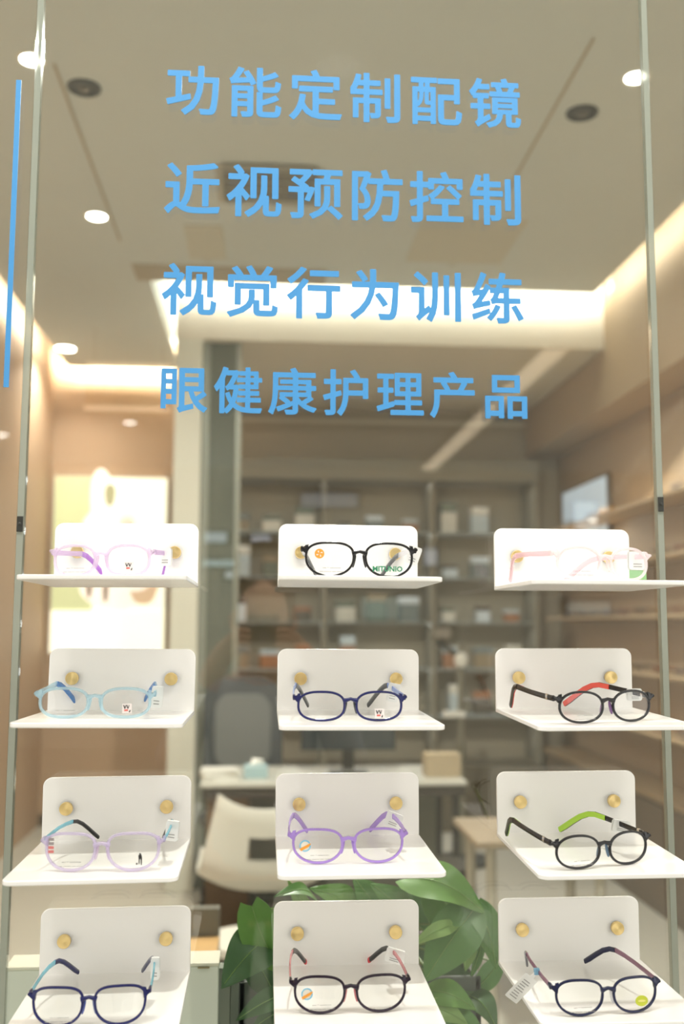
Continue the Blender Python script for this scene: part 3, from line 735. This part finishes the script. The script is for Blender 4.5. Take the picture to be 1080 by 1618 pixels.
def spectacles(key, X, Y, yaw, w, h, shape, frame, tip, arm=None, lining=None, pad=None, print_=None, stickers=(), tagat=None, label='', rim=.0014, hz=.77, tipscale=1.0, padcol=None, armr=.0031, accent=False, endcap=None):
    ci, ri = key; sh = FRAME[key]
    # the tray carries the spectacles: find its upper surface at this spot
    Mw = sh.matrix_world; q = Mw.inverted() @ Vector((X, Y, Mw.translation.z)); base = Mw @ Vector((q.x, q.y, -SH + ST + .0003))
    t = thing('spectacles', label, 'eyeglasses', base, (sh.rotation_euler.x, sh.rotation_euler.y, R(yaw)), 'spectacles on the window shelves')
    a, b = .212 * w, h / 2; cx = .254 * w; nt_, nb_, tp = shape
    arm = arm or frame
    def bow(x): return -1.9 * x * x + .004                            # front wraps slightly around the face
    loop = lens_loop(a - rim, b - rim, nt_, nb_, tp, 56)
    lean = .10
    def P(x, z, s): return Vector((s * x, -bow(x) * -1 * 0 + 1.6 * x * x - lean * (z - b) * -0.0 + lean * 0, z))
    m = MB()
    for s in (-1, 1):
        m.sweep([P(cx + x, b + z, s) for x, z in loop], .0017, rim, (0, 1, 0), 10, True, sq=.8)
    # bridge
    zb_ = b * 1.36; xi = cx - a * .95
    ks = (-1.25, -1.0, -.8, -.5, 0, .5, .8, 1.0, 1.25)
    m.sweep([P(xi * abs(k), zb_ + .0018 * (1 - min(1, abs(k))) - .0016 * max(0, abs(k) - .8), 1 if k >= 0 else -1) for k in ks], .0021, [.0030, .0032, .0026, .0021, .0019, .0021, .0026, .0032, .0030], (0, 1, 0), 10)
    hzz = h * hz
    xo = cx + a * .955
    for s in (-1, 1):
        p1 = P(xo - .0022, hzz - .0006, s); p2 = P(w / 2 - .0022, hzz, s); p3 = Vector((s * (w / 2 - .0012), p2.y + .004, hzz)); p4 = Vector((s * (w / 2 - .0012), p2.y + .009, hzz))
        m.sweep([p1, p1.lerp(p2, .6), p2, p3, p4], [.0018, .0019, .0020, .0018, .0014], [.0058, .0046, .0038, .0034, .0031], [(0, 1, 0), (0, 1, 0), (s * .6, .8, 0), (s, .1, 0), (s, 0, 0)], 10, sq=.7)
    fr = m.build('front_frame', frame, t, True)
    # lenses
    for s in (-1, 1):
        lm = MB(); N = len(loop)
        for yo in (-.0006, .0006):
            for k in (1.0, .6, .25):
                lm.v += [tuple(P(cx + x * k, b + z * k, s) + Vector((0, yo - .0008 * (1 - k * k), 0))) for x, z in loop]
            lm.v.append(tuple(P(cx, b, s) + Vector((0, yo - .0008, 0))))
        half = 3 * N + 1
        for hf in (0, 1):
            o0 = hf * half
            for r_ in range(2):
                for k in range(N): lm.face((o0 + r_ * N + k, o0 + r_ * N + (k + 1) % N, o0 + (r_ + 1) * N + (k + 1) % N, o0 + (r_ + 1) * N + k))
            for k in range(N): lm.face((o0 + 2 * N + k, o0 + 2 * N + (k + 1) % N, o0 + 3 * N))
        for k in range(N): lm.face((k, (k + 1) % N, half + (k + 1) % N, half + k))
        ln = lm.build('lens', M_LENS, t, True)
        yf = P(cx, b, s).y - .0032
        if s == -1 and print_:
            pm = MB()
            for li, body in enumerate(print_):
                text_into(pm, body, M_PRINT, -cx + .002, b * .46 - li * .0042, .0040, yf)
            pm.build('lens_print', None, ln)
        for (side, kind, sx, sz) in stickers:
            if side != s: continue
            sm = MB(); ox, oz = s * cx + sx, b + sz
            if kind == 'logo':                                        # pale square with two dark marks and a red corner
                sm.use(mat('sticker_white', (244, 236, 234), .4, alpha=.25)).box((ox - .0052, yf, oz - .0052), (ox + .0052, yf + .0003, oz + .0052))
                for bx in (-.0028, .0006):
                    sm.use(M_INK).add([(ox + bx - .0014, yf - .0002, oz + .0036), (ox + bx - .0002, yf - .0002, oz + .0036), (ox + bx + .0009, yf - .0002, oz - .0004), (ox + bx + .0001, yf - .0002, oz - .0004)], [(0, 1, 2, 3)])
                    sm.add([(ox + bx + .0022, yf - .0002, oz + .0036), (ox + bx + .0014, yf - .0002, oz + .0036), (ox + bx + .0001, yf - .0002, oz - .0004), (ox + bx + .0009, yf - .0002, oz - .0004)], [(0, 1, 2, 3)])
                sm.use(mat('red_ink', (214, 96, 88), .5)).add([(ox - .003, yf - .0002, oz - .0012), (ox + .001, yf - .0002, oz - .0010), (ox + .0012, yf - .0002, oz - .0028), (ox - .0028, yf - .0002, oz - .0030)], [(0, 1, 2, 3)])
                sm.use(M_INK).add([(ox + .002, yf - .0002, oz - .0040), (ox + .0032, yf - .0002, oz - .0016), (ox + .0040, yf - .0002, oz - .0018), (ox + .0034, yf - .0002, oz - .0044)], [(0, 1, 2, 3)])
            if kind == 'round':                                       # blue ring crossed by an orange band
                n_ = 28; r0, r1 = .0062, .0048
                sm.use(mat('sticker_pale', (246, 240, 226), .4, alpha=.2)).prism([(ox + r1 * math.cos(2 * math.pi * k / n_), oz + r1 * math.sin(2 * math.pi * k / n_)) for k in range(n_)], yf, yf + .0003)
                vs = [(ox + r * math.cos(2 * math.pi * k / n_), yf - .0002, oz + r * math.sin(2 * math.pi * k / n_)) for r in (r0, r1) for k in range(n_)]
                sm.use(mat('sticker_blue', (120, 190, 222), .4)).add(vs, [(k, (k + 1) % n_, n_ + (k + 1) % n_, n_ + k) for k in range(n_)])
                sm.use(mat('sticker_orange', (240, 160, 60), .4)).add([(ox - .0062, yf - .0004, oz - .0030), (ox + .0050, yf - .0004, oz + .0026), (ox + .0066, yf - .0004, oz + .0022), (ox + .0044, yf - .0004, oz - .0006), (ox - .0044, yf - .0004, oz - .0056)], [(0, 1, 2, 3, 4)])
            if kind == 'orange':
                n_ = 24
                sm.use(mat('sticker_orange', (240, 160, 60), .4)).prism([(ox + .0055 * math.cos(2 * math.pi * k / n_), oz + .0055 * math.sin(2 * math.pi * k / n_)) for k in range(n_)], yf, yf + .0003)
                for k in range(4):
                    an = k * math.pi / 2 + .4; text = (math.cos(an), math.sin(an))
                    sm.use(M_WHITE).add([(ox + .0008 * text[0] - .0006 * text[1], yf - .0002, oz + .0008 * text[1] + .0006 * text[0]), (ox + .0036 * text[0] - .0009 * text[1], yf - .0002, oz + .0036 * text[1] + .0009 * text[0]), (ox + .0036 * text[0] + .0009 * text[1], yf - .0002, oz + .0036 * text[1] - .0009 * text[0])], [(0, 1, 2)])
            if kind == 'green_name':
                text_into(sm, 'MITUNIO', mat('green_ink', (44, 132, 92), .5), ox, oz, .0082, yf)
            if kind == 'oval':
                n_ = 28
                sm.use(mat('sticker_lime', (196, 204, 60), .4)).prism([(ox + .0072 * math.cos(2 * math.pi * k / n_), oz + .0056 * math.sin(2 * math.pi * k / n_)) for k in range(n_)], yf, yf + .0003)
                sm.use(mat('sticker_lemon', (232, 226, 130), .4)).prism([(ox + .0045 * math.cos(2 * math.pi * k / n_), oz + .0012 * math.sin(2 * math.pi * k / n_)) for k in range(n_)], yf - .0003, yf - .0001)
            if kind == 'walker':                                      # small black striding mark
                for pts in (((-.0010, .0050), (.0010, .0050), (.0012, .0034), (-.0008, .0034)), ((-.0018, .0032), (.0016, .0034), (.0024, -.0010), (-.0014, -.0010)),
                            ((-.0014, -.0010), (.0, -.0010), (-.0004, -.0066), (-.0012, -.0066)), ((.0006, -.0010), (.0022, -.0010), (.0020, -.0072), (.0010, -.0072)), ((-.0042, -.0050), (-.0024, -.0050), (-.0024, -.0068), (-.0042, -.0068))):
                    sm.use(M_INK).add([(ox + x, yf, oz + z) for x, z in pts], [(0, 1, 2, 3)])
            if kind == 'patch':                                       # narrow worn label of red and grey print
                for k in range(4):
                    sm.use(mat('patch_grey', (150, 140, 140), .5) if k < 2 else mat('patch_red', (206, 120, 116), .5)).box((ox - .003, yf, oz + .006 - k * .0042), (ox + .003, yf + .0002, oz + .009 - k * .0042))
            sm.build('sticker', None, ln)
    # nose pads
    for s in (-1, 1):
        c0 = P(xi * .84, b * .92, s) + Vector((0, .0035, 0)); N2 = 8; pm = MB()
        pm.sweep([c0 + Vector((s * .0016 * k, 0, -.0075 * k)) for k in (-1, -.85, -.5, 0, .5, .85, 1)], [.0006, .0018, .0024, .0027, .0025, .0018, .0006], [.0004, .0010, .0014, .0015, .0014, .0010, .0004], (0, 1, 0), 10)
        pm.build('nose_pad', padcol or pad or frame, t, True)
    # temples
    yh = 1.6 * (w / 2) ** 2 + .008; hx = w / 2 - .0012
    for s in (-1, 1):
        base_path = [(hx, yh, hzz), (hx * .995, yh + .02, hzz + .001), (hx * .975, yh + .045, hzz + .0025), (hx * .945, yh + .068, .0335 * .5 + (hzz + .003) * .5), (hx * .90, yh + .086, .0335), (hx * .86, yh + .097, .0318), (hx * .80, yh + .108, .0268), (hx * .73, yh + .118, .0195), (hx * .66, yh + .128, .0115), (hx * .61, yh + .136, .0058)]
        pts = [Vector((s * x, y, z)) for x, y, z in base_path]
        k0 = 4
        am = MB().sweep(pts[:k0 + 1], .0011, [armr, armr * 1.0, armr * .95, armr, armr * 1.1], (1, 0, 0), 10, sq=.7)
        te = am.build('temple', arm, t, True)
        tw = [armr * 1.05, armr * 1.1, armr * 1.15, armr * 1.2, armr * 1.25, armr * 1.1]
        out = Vector((s * .0005, 0, 0)) if lining else Vector((0, 0, 0))
        MB().sweep([p + out for p in pts[k0:]], .0010 if lining else .0016, [x * tipscale for x in tw], (1, 0, 0), 10, sq=.75).build('temple_tip', tip, te, True)
        if endcap:
            MB().sweep([pts[-1] - (pts[-1] - pts[-2]) * .35, pts[-1] + (pts[-1] - pts[-2]) * .08], .0019, armr * 1.22, (1, 0, 0), 10, sq=.75).build('tip_end', endcap, te, True)
        if lining:
            MB().sweep([p - Vector((s * .0010, 0, 0)) for p in pts[k0 - 1:]], .0009, [armr] + [x * .96 * tipscale for x in tw], (1, 0, 0), 10, sq=.75).build('tip_lining', lining, te, True)
        if tagat and s == tagat[0]:
            i = tagat[1]; c0 = pts[i].lerp(pts[i + 1], tagat[2]); tw_, th_ = tagat[4] if len(tagat) > 4 else (.015, .021); tm = MB()
            for sgn in (-1, 1):                                       # two leaves folded over the temple
                tm.prism([(x, z) for x, z in rrect(-tw_ * .35, -th_ * .72, tw_ * .65, th_ * .28, .003)], sgn * .0022 - .00015, sgn * .0022 + .00015)
            tm.box((-tw_ * .3, -.0022, th_ * .265), (tw_ * .6, .0022, th_ * .28))
            o = tm.build('price_tag', M_TAGP, t, loc=c0)
            o.rotation_euler = (0, math.radians(tagat[3]), R(-8)); o['label'] = 'white folded price tag'
            bar = MB()
            for q_ in range(2): bar.box((-tw_ * .1, -.0027, -th_ * (.42 + .14 * q_)), (tw_ * .4, -.0024, -th_ * (.38 + .14 * q_)))
            bar.build('tag_print', M_PRINT, o)
            if len(tagat) > 5:
                MB().prism(rrect(-tw_ * .35, -th_ * 1.25, tw_ * .65, -th_ * .74, .0005, 2), -.0022, -.0019).build('green_flap', mat('green_card', (140, 190, 130), .5), o)
        if accent:
            i0 = pts[0].lerp(pts[1], .35); i1 = pts[0].lerp(pts[1], .55)
            MB().sweep([i0, i1], .0014, armr * 1.12, (1, 0, 0), 10, sq=.7).build('metal_accent', mat('silver', (214, 214, 212), .2, 1.0), te, True)
    return t
OV, OB, WE, SQ = (2.25, 2.2, .02), (2.6, 2.5, .02), (2.7, 2.15, .07), (3.2, 2.2, .08)
PR = ('OPTICS', '48-16-125')
PR = ('— ·· ———', '— —— — ——')
lilac = plastic('lilac_clear', (240, 226, 244), .6); purple = plastic('purple', (166, 104, 200)); 
black = plastic('black_acetate', (26, 25, 28), 0, .22); pinkc = plastic('pink_clear', (255, 244, 246), .5); pink2 = plastic('pink', (250, 222, 229), .4)
bluec = plastic('pale_blue_clear', (210, 234, 243), .6); blue = plastic('cornflower', (74, 138, 212), .1); navy = plastic('navy', (34, 38, 92)); grey = plastic('charcoal', (62, 66, 70))
coral = plastic('coral', (240, 96, 84)); lime = plastic('lime', (178, 222, 74)); lav = plastic('lavender', (172, 140, 218)); lilac2 = plastic('lilac_ice', (230, 220, 242), .6)
cyan = plastic('cyan_clear', (140, 212, 232), .25); dnavy = plastic('dark_navy', (26, 32, 66)); wine = plastic('rose_clear', (222, 150, 156), .25); clear = plastic('clear', (236, 236, 240), .55)
spectacles((0, 0), -.236, -.142, -7, .119, .037, OB, lilac, purple, arm=plastic('lilac_arm', (216, 186, 226), .4), print_=PR, stickers=[(1, 'logo', .002, -.007)], tagat=(1, 2, .3, 0), pad=lilac, label='lilac clear spectacles with purple temple tips on the top left shelf', rim=.0017)
spectacles((1, 0), .0546, -.152, 0, .1325, .0405, WE, black, grey, arm=clear, print_=PR, stickers=[(-1, 'orange', -.012, .006), (1, 'green_name', -.002, -.013)], tagat=(1, 0, .5, 20), hz=.8, label='black spectacles with orange sticker and green lens print on the top middle shelf')
spectacles((2, 0), .335, -.165, 15, .131, .0395, OV, pinkc, pink2, arm=pink2, print_=PR, tagat=(1, 1, .0, 0, (.022, .022), 1), pad=pinkc, label='pale pink clear spectacles on the top right shelf', rim=.0018)
spectacles((0, 1), -.2378, -.1400, 2, .1315, .0345, OB, bluec, blue, arm=bluec, print_=PR, stickers=[(1, 'logo', .002, -.006)], tagat=(1, 0, .8, 4, (.013, .024)), pad=bluec, label='pale blue clear spectacles with cornflower blue temple tips', rim=.0017)
spectacles((1, 1), .0441, -.1560, 1, .1268, .0338, OB, navy, grey, arm=plastic('blue_white_arm', (136, 160, 220), .1), print_=None, stickers=[(1, 'logo', .0, -.008)], tagat=(1, 3, .0, 12, (.014, .022)), pad=grey, label='navy blue oblong spectacles with charcoal tips in the second row')
spectacles((2, 1), .3318, -.1700, 15.3, .1295, .0362, OV, black, black, lining=coral, print_=PR, tagat=(1, 1, .3, 0, (.018, .014)), padcol=plastic('violet_pad', (150, 110, 170), .3), accent=True, label='black oval spectacles with coral red inner temple tips')
spectacles((0, 2), -.2226, -.1660, -4.4, .1312, .0410, SQ, lilac2, black, arm=cyan, print_=PR, stickers=[(1, 'walker', .008, -.006), (-1, 'patch', -.020, .006)], tagat=(1, 2, .4, 6, (.015, .022)), pad=lilac, label='clear lilac spectacles with cyan temples, black tips and a small black figure mark', armr=.0021, rim=.0016)
spectacles((1, 2), .0423, -.1502, -.2, .1320, .0383, WE, lav, lav, print_=PR, stickers=[(-1, 'round', -.014, .001)], tagat=(1, 3, .4, 20, (.020, .017)), pad=lav, hz=.80, label='lavender purple spectacles with a round orange and blue sticker')
spectacles((2, 2), .3247, -.1680, 15.7, .1277, .0372, OV, black, black, lining=lime, print_=PR, tagat=(1, 2, .0, 10, (.022, .014)), padcol=plastic('blue_pad', (110, 140, 170), .3), accent=True, label='black oval spectacles with lime green inner temple tips')
spectacles((0, 3), -.2313, -.1640, -.1, .1265, .0410, SQ, navy, navy, arm=cyan, print_=PR, tagat=(1, 3, .2, 0, (.010, .024)), padcol=plastic('blue_pad2', (84, 104, 190), .2), armr=.0025, hz=.78, label='navy blue spectacles with cyan temples at the bottom left')
spectacles((1, 3), .0451, -.1550, 1.2, .1309, .0400, WE, plastic('black_plum', (40, 28, 46)), black, arm=wine, print_=PR, stickers=[(-1, 'round', -.014, .002)], tagat=(1, 3, .4, 15, (.022, .016)), padcol=plastic('rose_pad', (230, 130, 140), .2), armr=.0026, hz=.80, endcap=plastic('red_end', (226, 60, 70)), label='black and plum spectacles with rose temples at the bottom middle')
o4 = spectacles((2, 3), .3214, -.1760, 5, .1245, .0385, WE, dnavy, dnavy, arm=plastic('navy_rose_arm', (150, 110, 130), .25), print_=PR, stickers=[(1, 'oval', .006, -.006)], pad=clear, armr=.0027, label='dark navy spectacles with a lime oval sticker and hanging paper tag at bottom right')
# paper tag hanging from the left temple
pt = MB().prism([(x, z) for x, z in rrect(-.008, -.046, .008, -.006, .001, 3)], -.0003, .0003).prism([(-.0025, -.006), (.0025, -.006), (.0015, .003), (-.0015, .003)], -.0003, .0003)
o = pt.build('paper_tag', M_TAGP, o4, loc=(-.0645, .048, .030)); o.rotation_euler = (R(24), R(36), R(-10)); o['label'] = 'white hanging paper tag'
bm_ = MB()
for k in range(8): bm_.box((-.005, -.0006, -.041 + k * .0038), (.004 - .001 * (k % 3), -.0004, -.0400 + k * .0038))
bm_.build('tag_print', M_PRINT, o)
MB().box((-.003, -.002, -.003), (.003, .002, .004)).build('tag_clip', plastic('tag_blue', (140, 190, 220), .2), o4, bevel=.0006, loc=(-.0625, .048, .032))
bpy.data.objects.remove(_go)

# ------------------------------------------------------------------ lit shop fronts across the mall, mirrored faintly in the glass
YM = -11.95
MIR = [(340, 849, 36, 16, (214, 230, 244), 1.6), (345, 890, 50, 9, (206, 232, 240), 1.7), (412, 858, 30, 26, (222, 226, 244), 1.3), (410, 896, 34, 24, (206, 228, 236), 1.5), (362, 908, 12, 12, (226, 238, 246), 1.6),
       (520, 790, 90, 22, (170, 176, 186), .9), (680, 880, 20, 26, (220, 226, 240), 1.3), (600, 960, 60, 34, (170, 190, 186), .8), (448, 985, 8, 12, (214, 238, 240), 1.8), (700, 1000, 26, 18, (230, 214, 190), .9), (930, 960, 70, 20, (200, 206, 200), .7), (925, 815, 36, 44, (214, 230, 246), 1.2)]
for i, (u, v, wu, hv, rgb, e) in enumerate(MIR):
    p = px(u, v, Y=2 * YG - YM); sc_ = (p - CAM).dot(FWD) / FPX
    t = thing('shop_sign', 'pale lit panel of a shop across the mall, mirrored faintly in the glass', 'lit panel', (p.x, YM, p.z), group='lit panels across the mall')
    hx_, hz_ = wu * sc_ / 2, hv * sc_ / 2
    MB().box((-hx_ - .03, -.04, -hz_ - .03), (hx_ + .03, 0, hz_ + .03)).build('casing', M_DARK, t)
    MB().box((-hx_, 0, -hz_), (hx_, .012, hz_)).build('face', mat('mall_glow_%d' % i, rgb, .5, emit=e, noise=.2, nscale=1.5), t)
for (ua, va), (ub, vb), lab in (((905, 545), (610, 790), 'long lamp strip of the mall ceiling mirrored on the right of the glass'),):
    a, b = px(ua, va, z=CEIL), px(ub, vb, z=CEIL); x_ = (a.x + b.x) / 2
    ya_, yb_ = 2 * YG - a.y, max(2 * YG - b.y, -11.8)
    t = thing('strip_light', lab, 'strip light', (x_, (ya_ + yb_) / 2, CEIL - .002)); h_ = abs(ya_ - yb_) / 2
    MB().box((-.11, -h_, -.03), (.11, h_, 0)).build('housing', M_WHITE, t)
    MB().box((-.09, -h_ + .02, -.036), (.09, h_ - .02, -.03)).build('diffuser', mat('strip_glow', (255, 236, 206), .5, emit=1.8), t)
YS = -5.7
a, b = px(136, 576, Y=2 * YG - YS), px(268, 584, Y=2 * YG - YS); a2 = px(140, 645, Y=2 * YG - YS)
t = thing('hanging_sign', 'hanging sign with two pale light bars in the mall, mirrored at the left', 'hanging sign', ((a.x + b.x) / 2, YS, a2.z))
hx_ = (b.x - a.x) / 2; ht_ = a.z - a2.z
MB().box((-hx_, -.05, -.03), (hx_, 0, ht_ + .03)).build('board', mat('fascia_tan', (190, 172, 146), .6), t)
for z_ in (0, ht_): MB().box((-hx_, 0, z_ - .014), (hx_, .03, z_ + .014)).build('light_bar', mat('strip_glow', (255, 236, 206), .5, emit=1.8), t)
for x_ in (-hx_ + .05, hx_ - .05): MB().lathe([(.008, ht_ + .03), (.008, CEIL - a2.z - .001)], 10, 'Z', (x_, -.025, 0)).build('hanging_rod', M_DARK, t)

# ------------------------------------------------------------------ the photographer, mirrored faintly in the glass
def skin_body(name, joints, edges, m, parent, sub=2):
    me = bpy.data.meshes.new(name); me.from_pydata([j[0] for j in joints], edges, []); me.materials.append(m)
    o = bpy.data.objects.new(name, me); COL.objects.link(o); o.parent = parent
    sk = o.modifiers.new('skin', 'SKIN'); sk.use_smooth_shade = True
    for v, j in zip(me.skin_vertices[0].data, joints): v.radius = (j[1], j[2] if len(j) > 2 else j[1])
    me.skin_vertices[0].data[0].use_root = True
    s_ = o.modifiers.new('sub', 'SUBSURF'); s_.levels = sub; s_.render_levels = sub
    return o
CX = CAM.x
PY = CAM.y - .24
t = thing('person', 'person in a grey top and dark trousers holding a camera, mirrored faintly in the glass', 'person', (CX, PY, 0))
SKIN = mat('skin', (206, 160, 132), .5)
J = [((0, 0, .95), .14, .10), ((0, 0, 1.12), .125, .095), ((0, .01, 1.28), .15, .10), ((0, .0, 1.40), .13, .085), ((0, .01, 1.47), .055, .055), ((0, .03, 1.54), .06, .065), ((0, .045, 1.60), .078, .092), ((0, .04, 1.68), .072, .09), ((0, .03, 1.72), .045, .055),
     ((-.17, 0, 1.39), .055), ((-.25, .06, 1.20), .044), ((-.12, .17, 1.50), .034), ((-.075, .195, 1.565), .026, .030),
     ((.17, 0, 1.39), .055), ((.25, .06, 1.20), .044), ((.12, .17, 1.50), .034), ((.075, .195, 1.565), .026, .030),
     ((-.10, 0, .88), .095), ((-.11, .01, .48), .062), ((-.12, -.01, .09), .040), ((-.13, .12, .04), .034),
     ((.10, 0, .88), .095), ((.11, .01, .48), .062), ((.12, -.01, .09), .040), ((.13, .12, .04), .034)]
ED = [(0, 1), (1, 2), (2, 3), (3, 4), (4, 5), (5, 6), (6, 7), (7, 8), (3, 9), (9, 10), (10, 11), (11, 12), (3, 13), (13, 14), (14, 15), (15, 16), (0, 17), (17, 18), (18, 19), (19, 20), (0, 21), (21, 22), (22, 23), (23, 24)]
for s in (-1, 1):
    b0 = 12 if s < 0 else 16; n0 = len(J)
    for f_i in range(4):
        z = 1.585 - f_i * .017
        J += [((s * .062, .215, z), .0095), ((s * .045, .232, z - .002), .0088), ((s * .030, .226, z - .004), .0080)]
        ED += [(b0, n0 + f_i * 3), (n0 + f_i * 3, n0 + f_i * 3 + 1), (n0 + f_i * 3 + 1, n0 + f_i * 3 + 2)]
    J += [((s * .070, .170, 1.545), .011), ((s * .048, .168, 1.55), .0095)]; ED += [(b0, n0 + 12), (n0 + 12, n0 + 13)]
skin_body('body', J, ED, SKIN, t)
TOP = mat('grey_knit', (176, 172, 168), .8); TRO = mat('dark_trousers', (48, 52, 58), .8)
skin_body('top', [((0, 0, .86), .175, .135), ((0, 0, 1.12), .145, .11), ((0, .01, 1.28), .168, .116), ((0, .0, 1.40), .148, .10), ((0, .01, 1.45), .075, .07), ((-.175, 0, 1.39), .068), ((-.252, .06, 1.20), .056), ((-.14, .155, 1.465), .043), ((.175, 0, 1.39), .068), ((.252, .06, 1.20), .056), ((.14, .155, 1.465), .043)],
          [(0, 1), (1, 2), (2, 3), (3, 4), (3, 5), (5, 6), (6, 7), (3, 8), (8, 9), (9, 10)], TOP, t)
skin_body('trousers', [((0, 0, .96), .148, .108), ((-.10, 0, .86), .108), ((-.11, .01, .48), .075), ((-.12, -.01, .12), .055), ((.10, 0, .86), .108), ((.11, .01, .48), .075), ((.12, -.01, .12), .055)], [(0, 1), (1, 2), (2, 3), (0, 4), (4, 5), (5, 6)], TRO, t)
skin_body('hair', [((0, -.02, 1.72), .09, .085), ((0, .02, 1.75), .082, .075), ((0, -.055, 1.62), .09, .07), ((-.075, -.02, 1.60), .035, .05), ((.075, -.02, 1.60), .035, .05), ((0, -.075, 1.50), .085, .045)], [(0, 1), (0, 2), (2, 3), (2, 4), (2, 5)], mat('brown_hair', (84, 58, 40), .6), t)
fm = MB()
for s in (-1, 1): fm.lathe([(.0125, 0), (.010, .006), (.004, .010)], 14, 'Y', (s * .033, .128, 1.615))
fm.build('eyes', mat('eye_dark', (50, 40, 36), .3), t, True)
MB().sweep([(0, .128, 1.612), (0, .142, 1.588), (0, .150, 1.570), (0, .138, 1.562)], [.006, .009, .012, .010], [.006, .008, .010, .006], (1, 0, 0), 10).build('nose', SKIN, t, True)
MB().sweep([(-.024, .122, 1.535), (-.010, .136, 1.537), (0, .138, 1.535), (.010, .136, 1.537), (.024, .122, 1.535)], .004, .005, (0, 1, 0), 8).build('mouth', mat('lips', (180, 104, 96), .5), t, True)
for s in (-1, 1): MB().sweep([(s * .080, .035, 1.63), (s * .088, .025, 1.62), (s * .088, .025, 1.595), (s * .080, .035, 1.58)], .008, .014, (1, 0, 0), 10).build('ear', SKIN, t, True)
for s in (-1, 1): MB().sweep([(s * .12, -.06, .045), (s * .125, .04, .05), (s * .13, .13, .035), (s * .133, .17, .03)], [.04, .045, .046, .03], [.045, .05, .035, .028], (1, 0, 0), 12).build('shoe', mat('dark_shoe', (40, 38, 38), .5), t, True)
k = thing('camera', 'black camera held up by the person mirrored in the glass', 'camera', (CX, CAM.y - .012, 1.565))
MB().box((-.065, -.055, -.04), (.065, -.02, .035)).build('body', mat('camera_black', (30, 30, 32), .4), k, bevel=.006)
MB().box((-.022, -.05, .035), (.022, -.022, .058)).build('viewfinder', MATS['camera_black'], k, bevel=.004)
MB().lathe([(.036, -.022), (.036, -.004), (.034, 0), (.028, 0), (.026, -.006)], 32, 'Y', (0, 0, .0)).build('lens_barrel', MATS['camera_black'], k, True)
MB().lathe([(.025, -.008), (.014, -.005), (.001, -.004)], 24, 'Y').build('front_glass', mat('lens_coating', (40, 50, 70), .05), k, True)
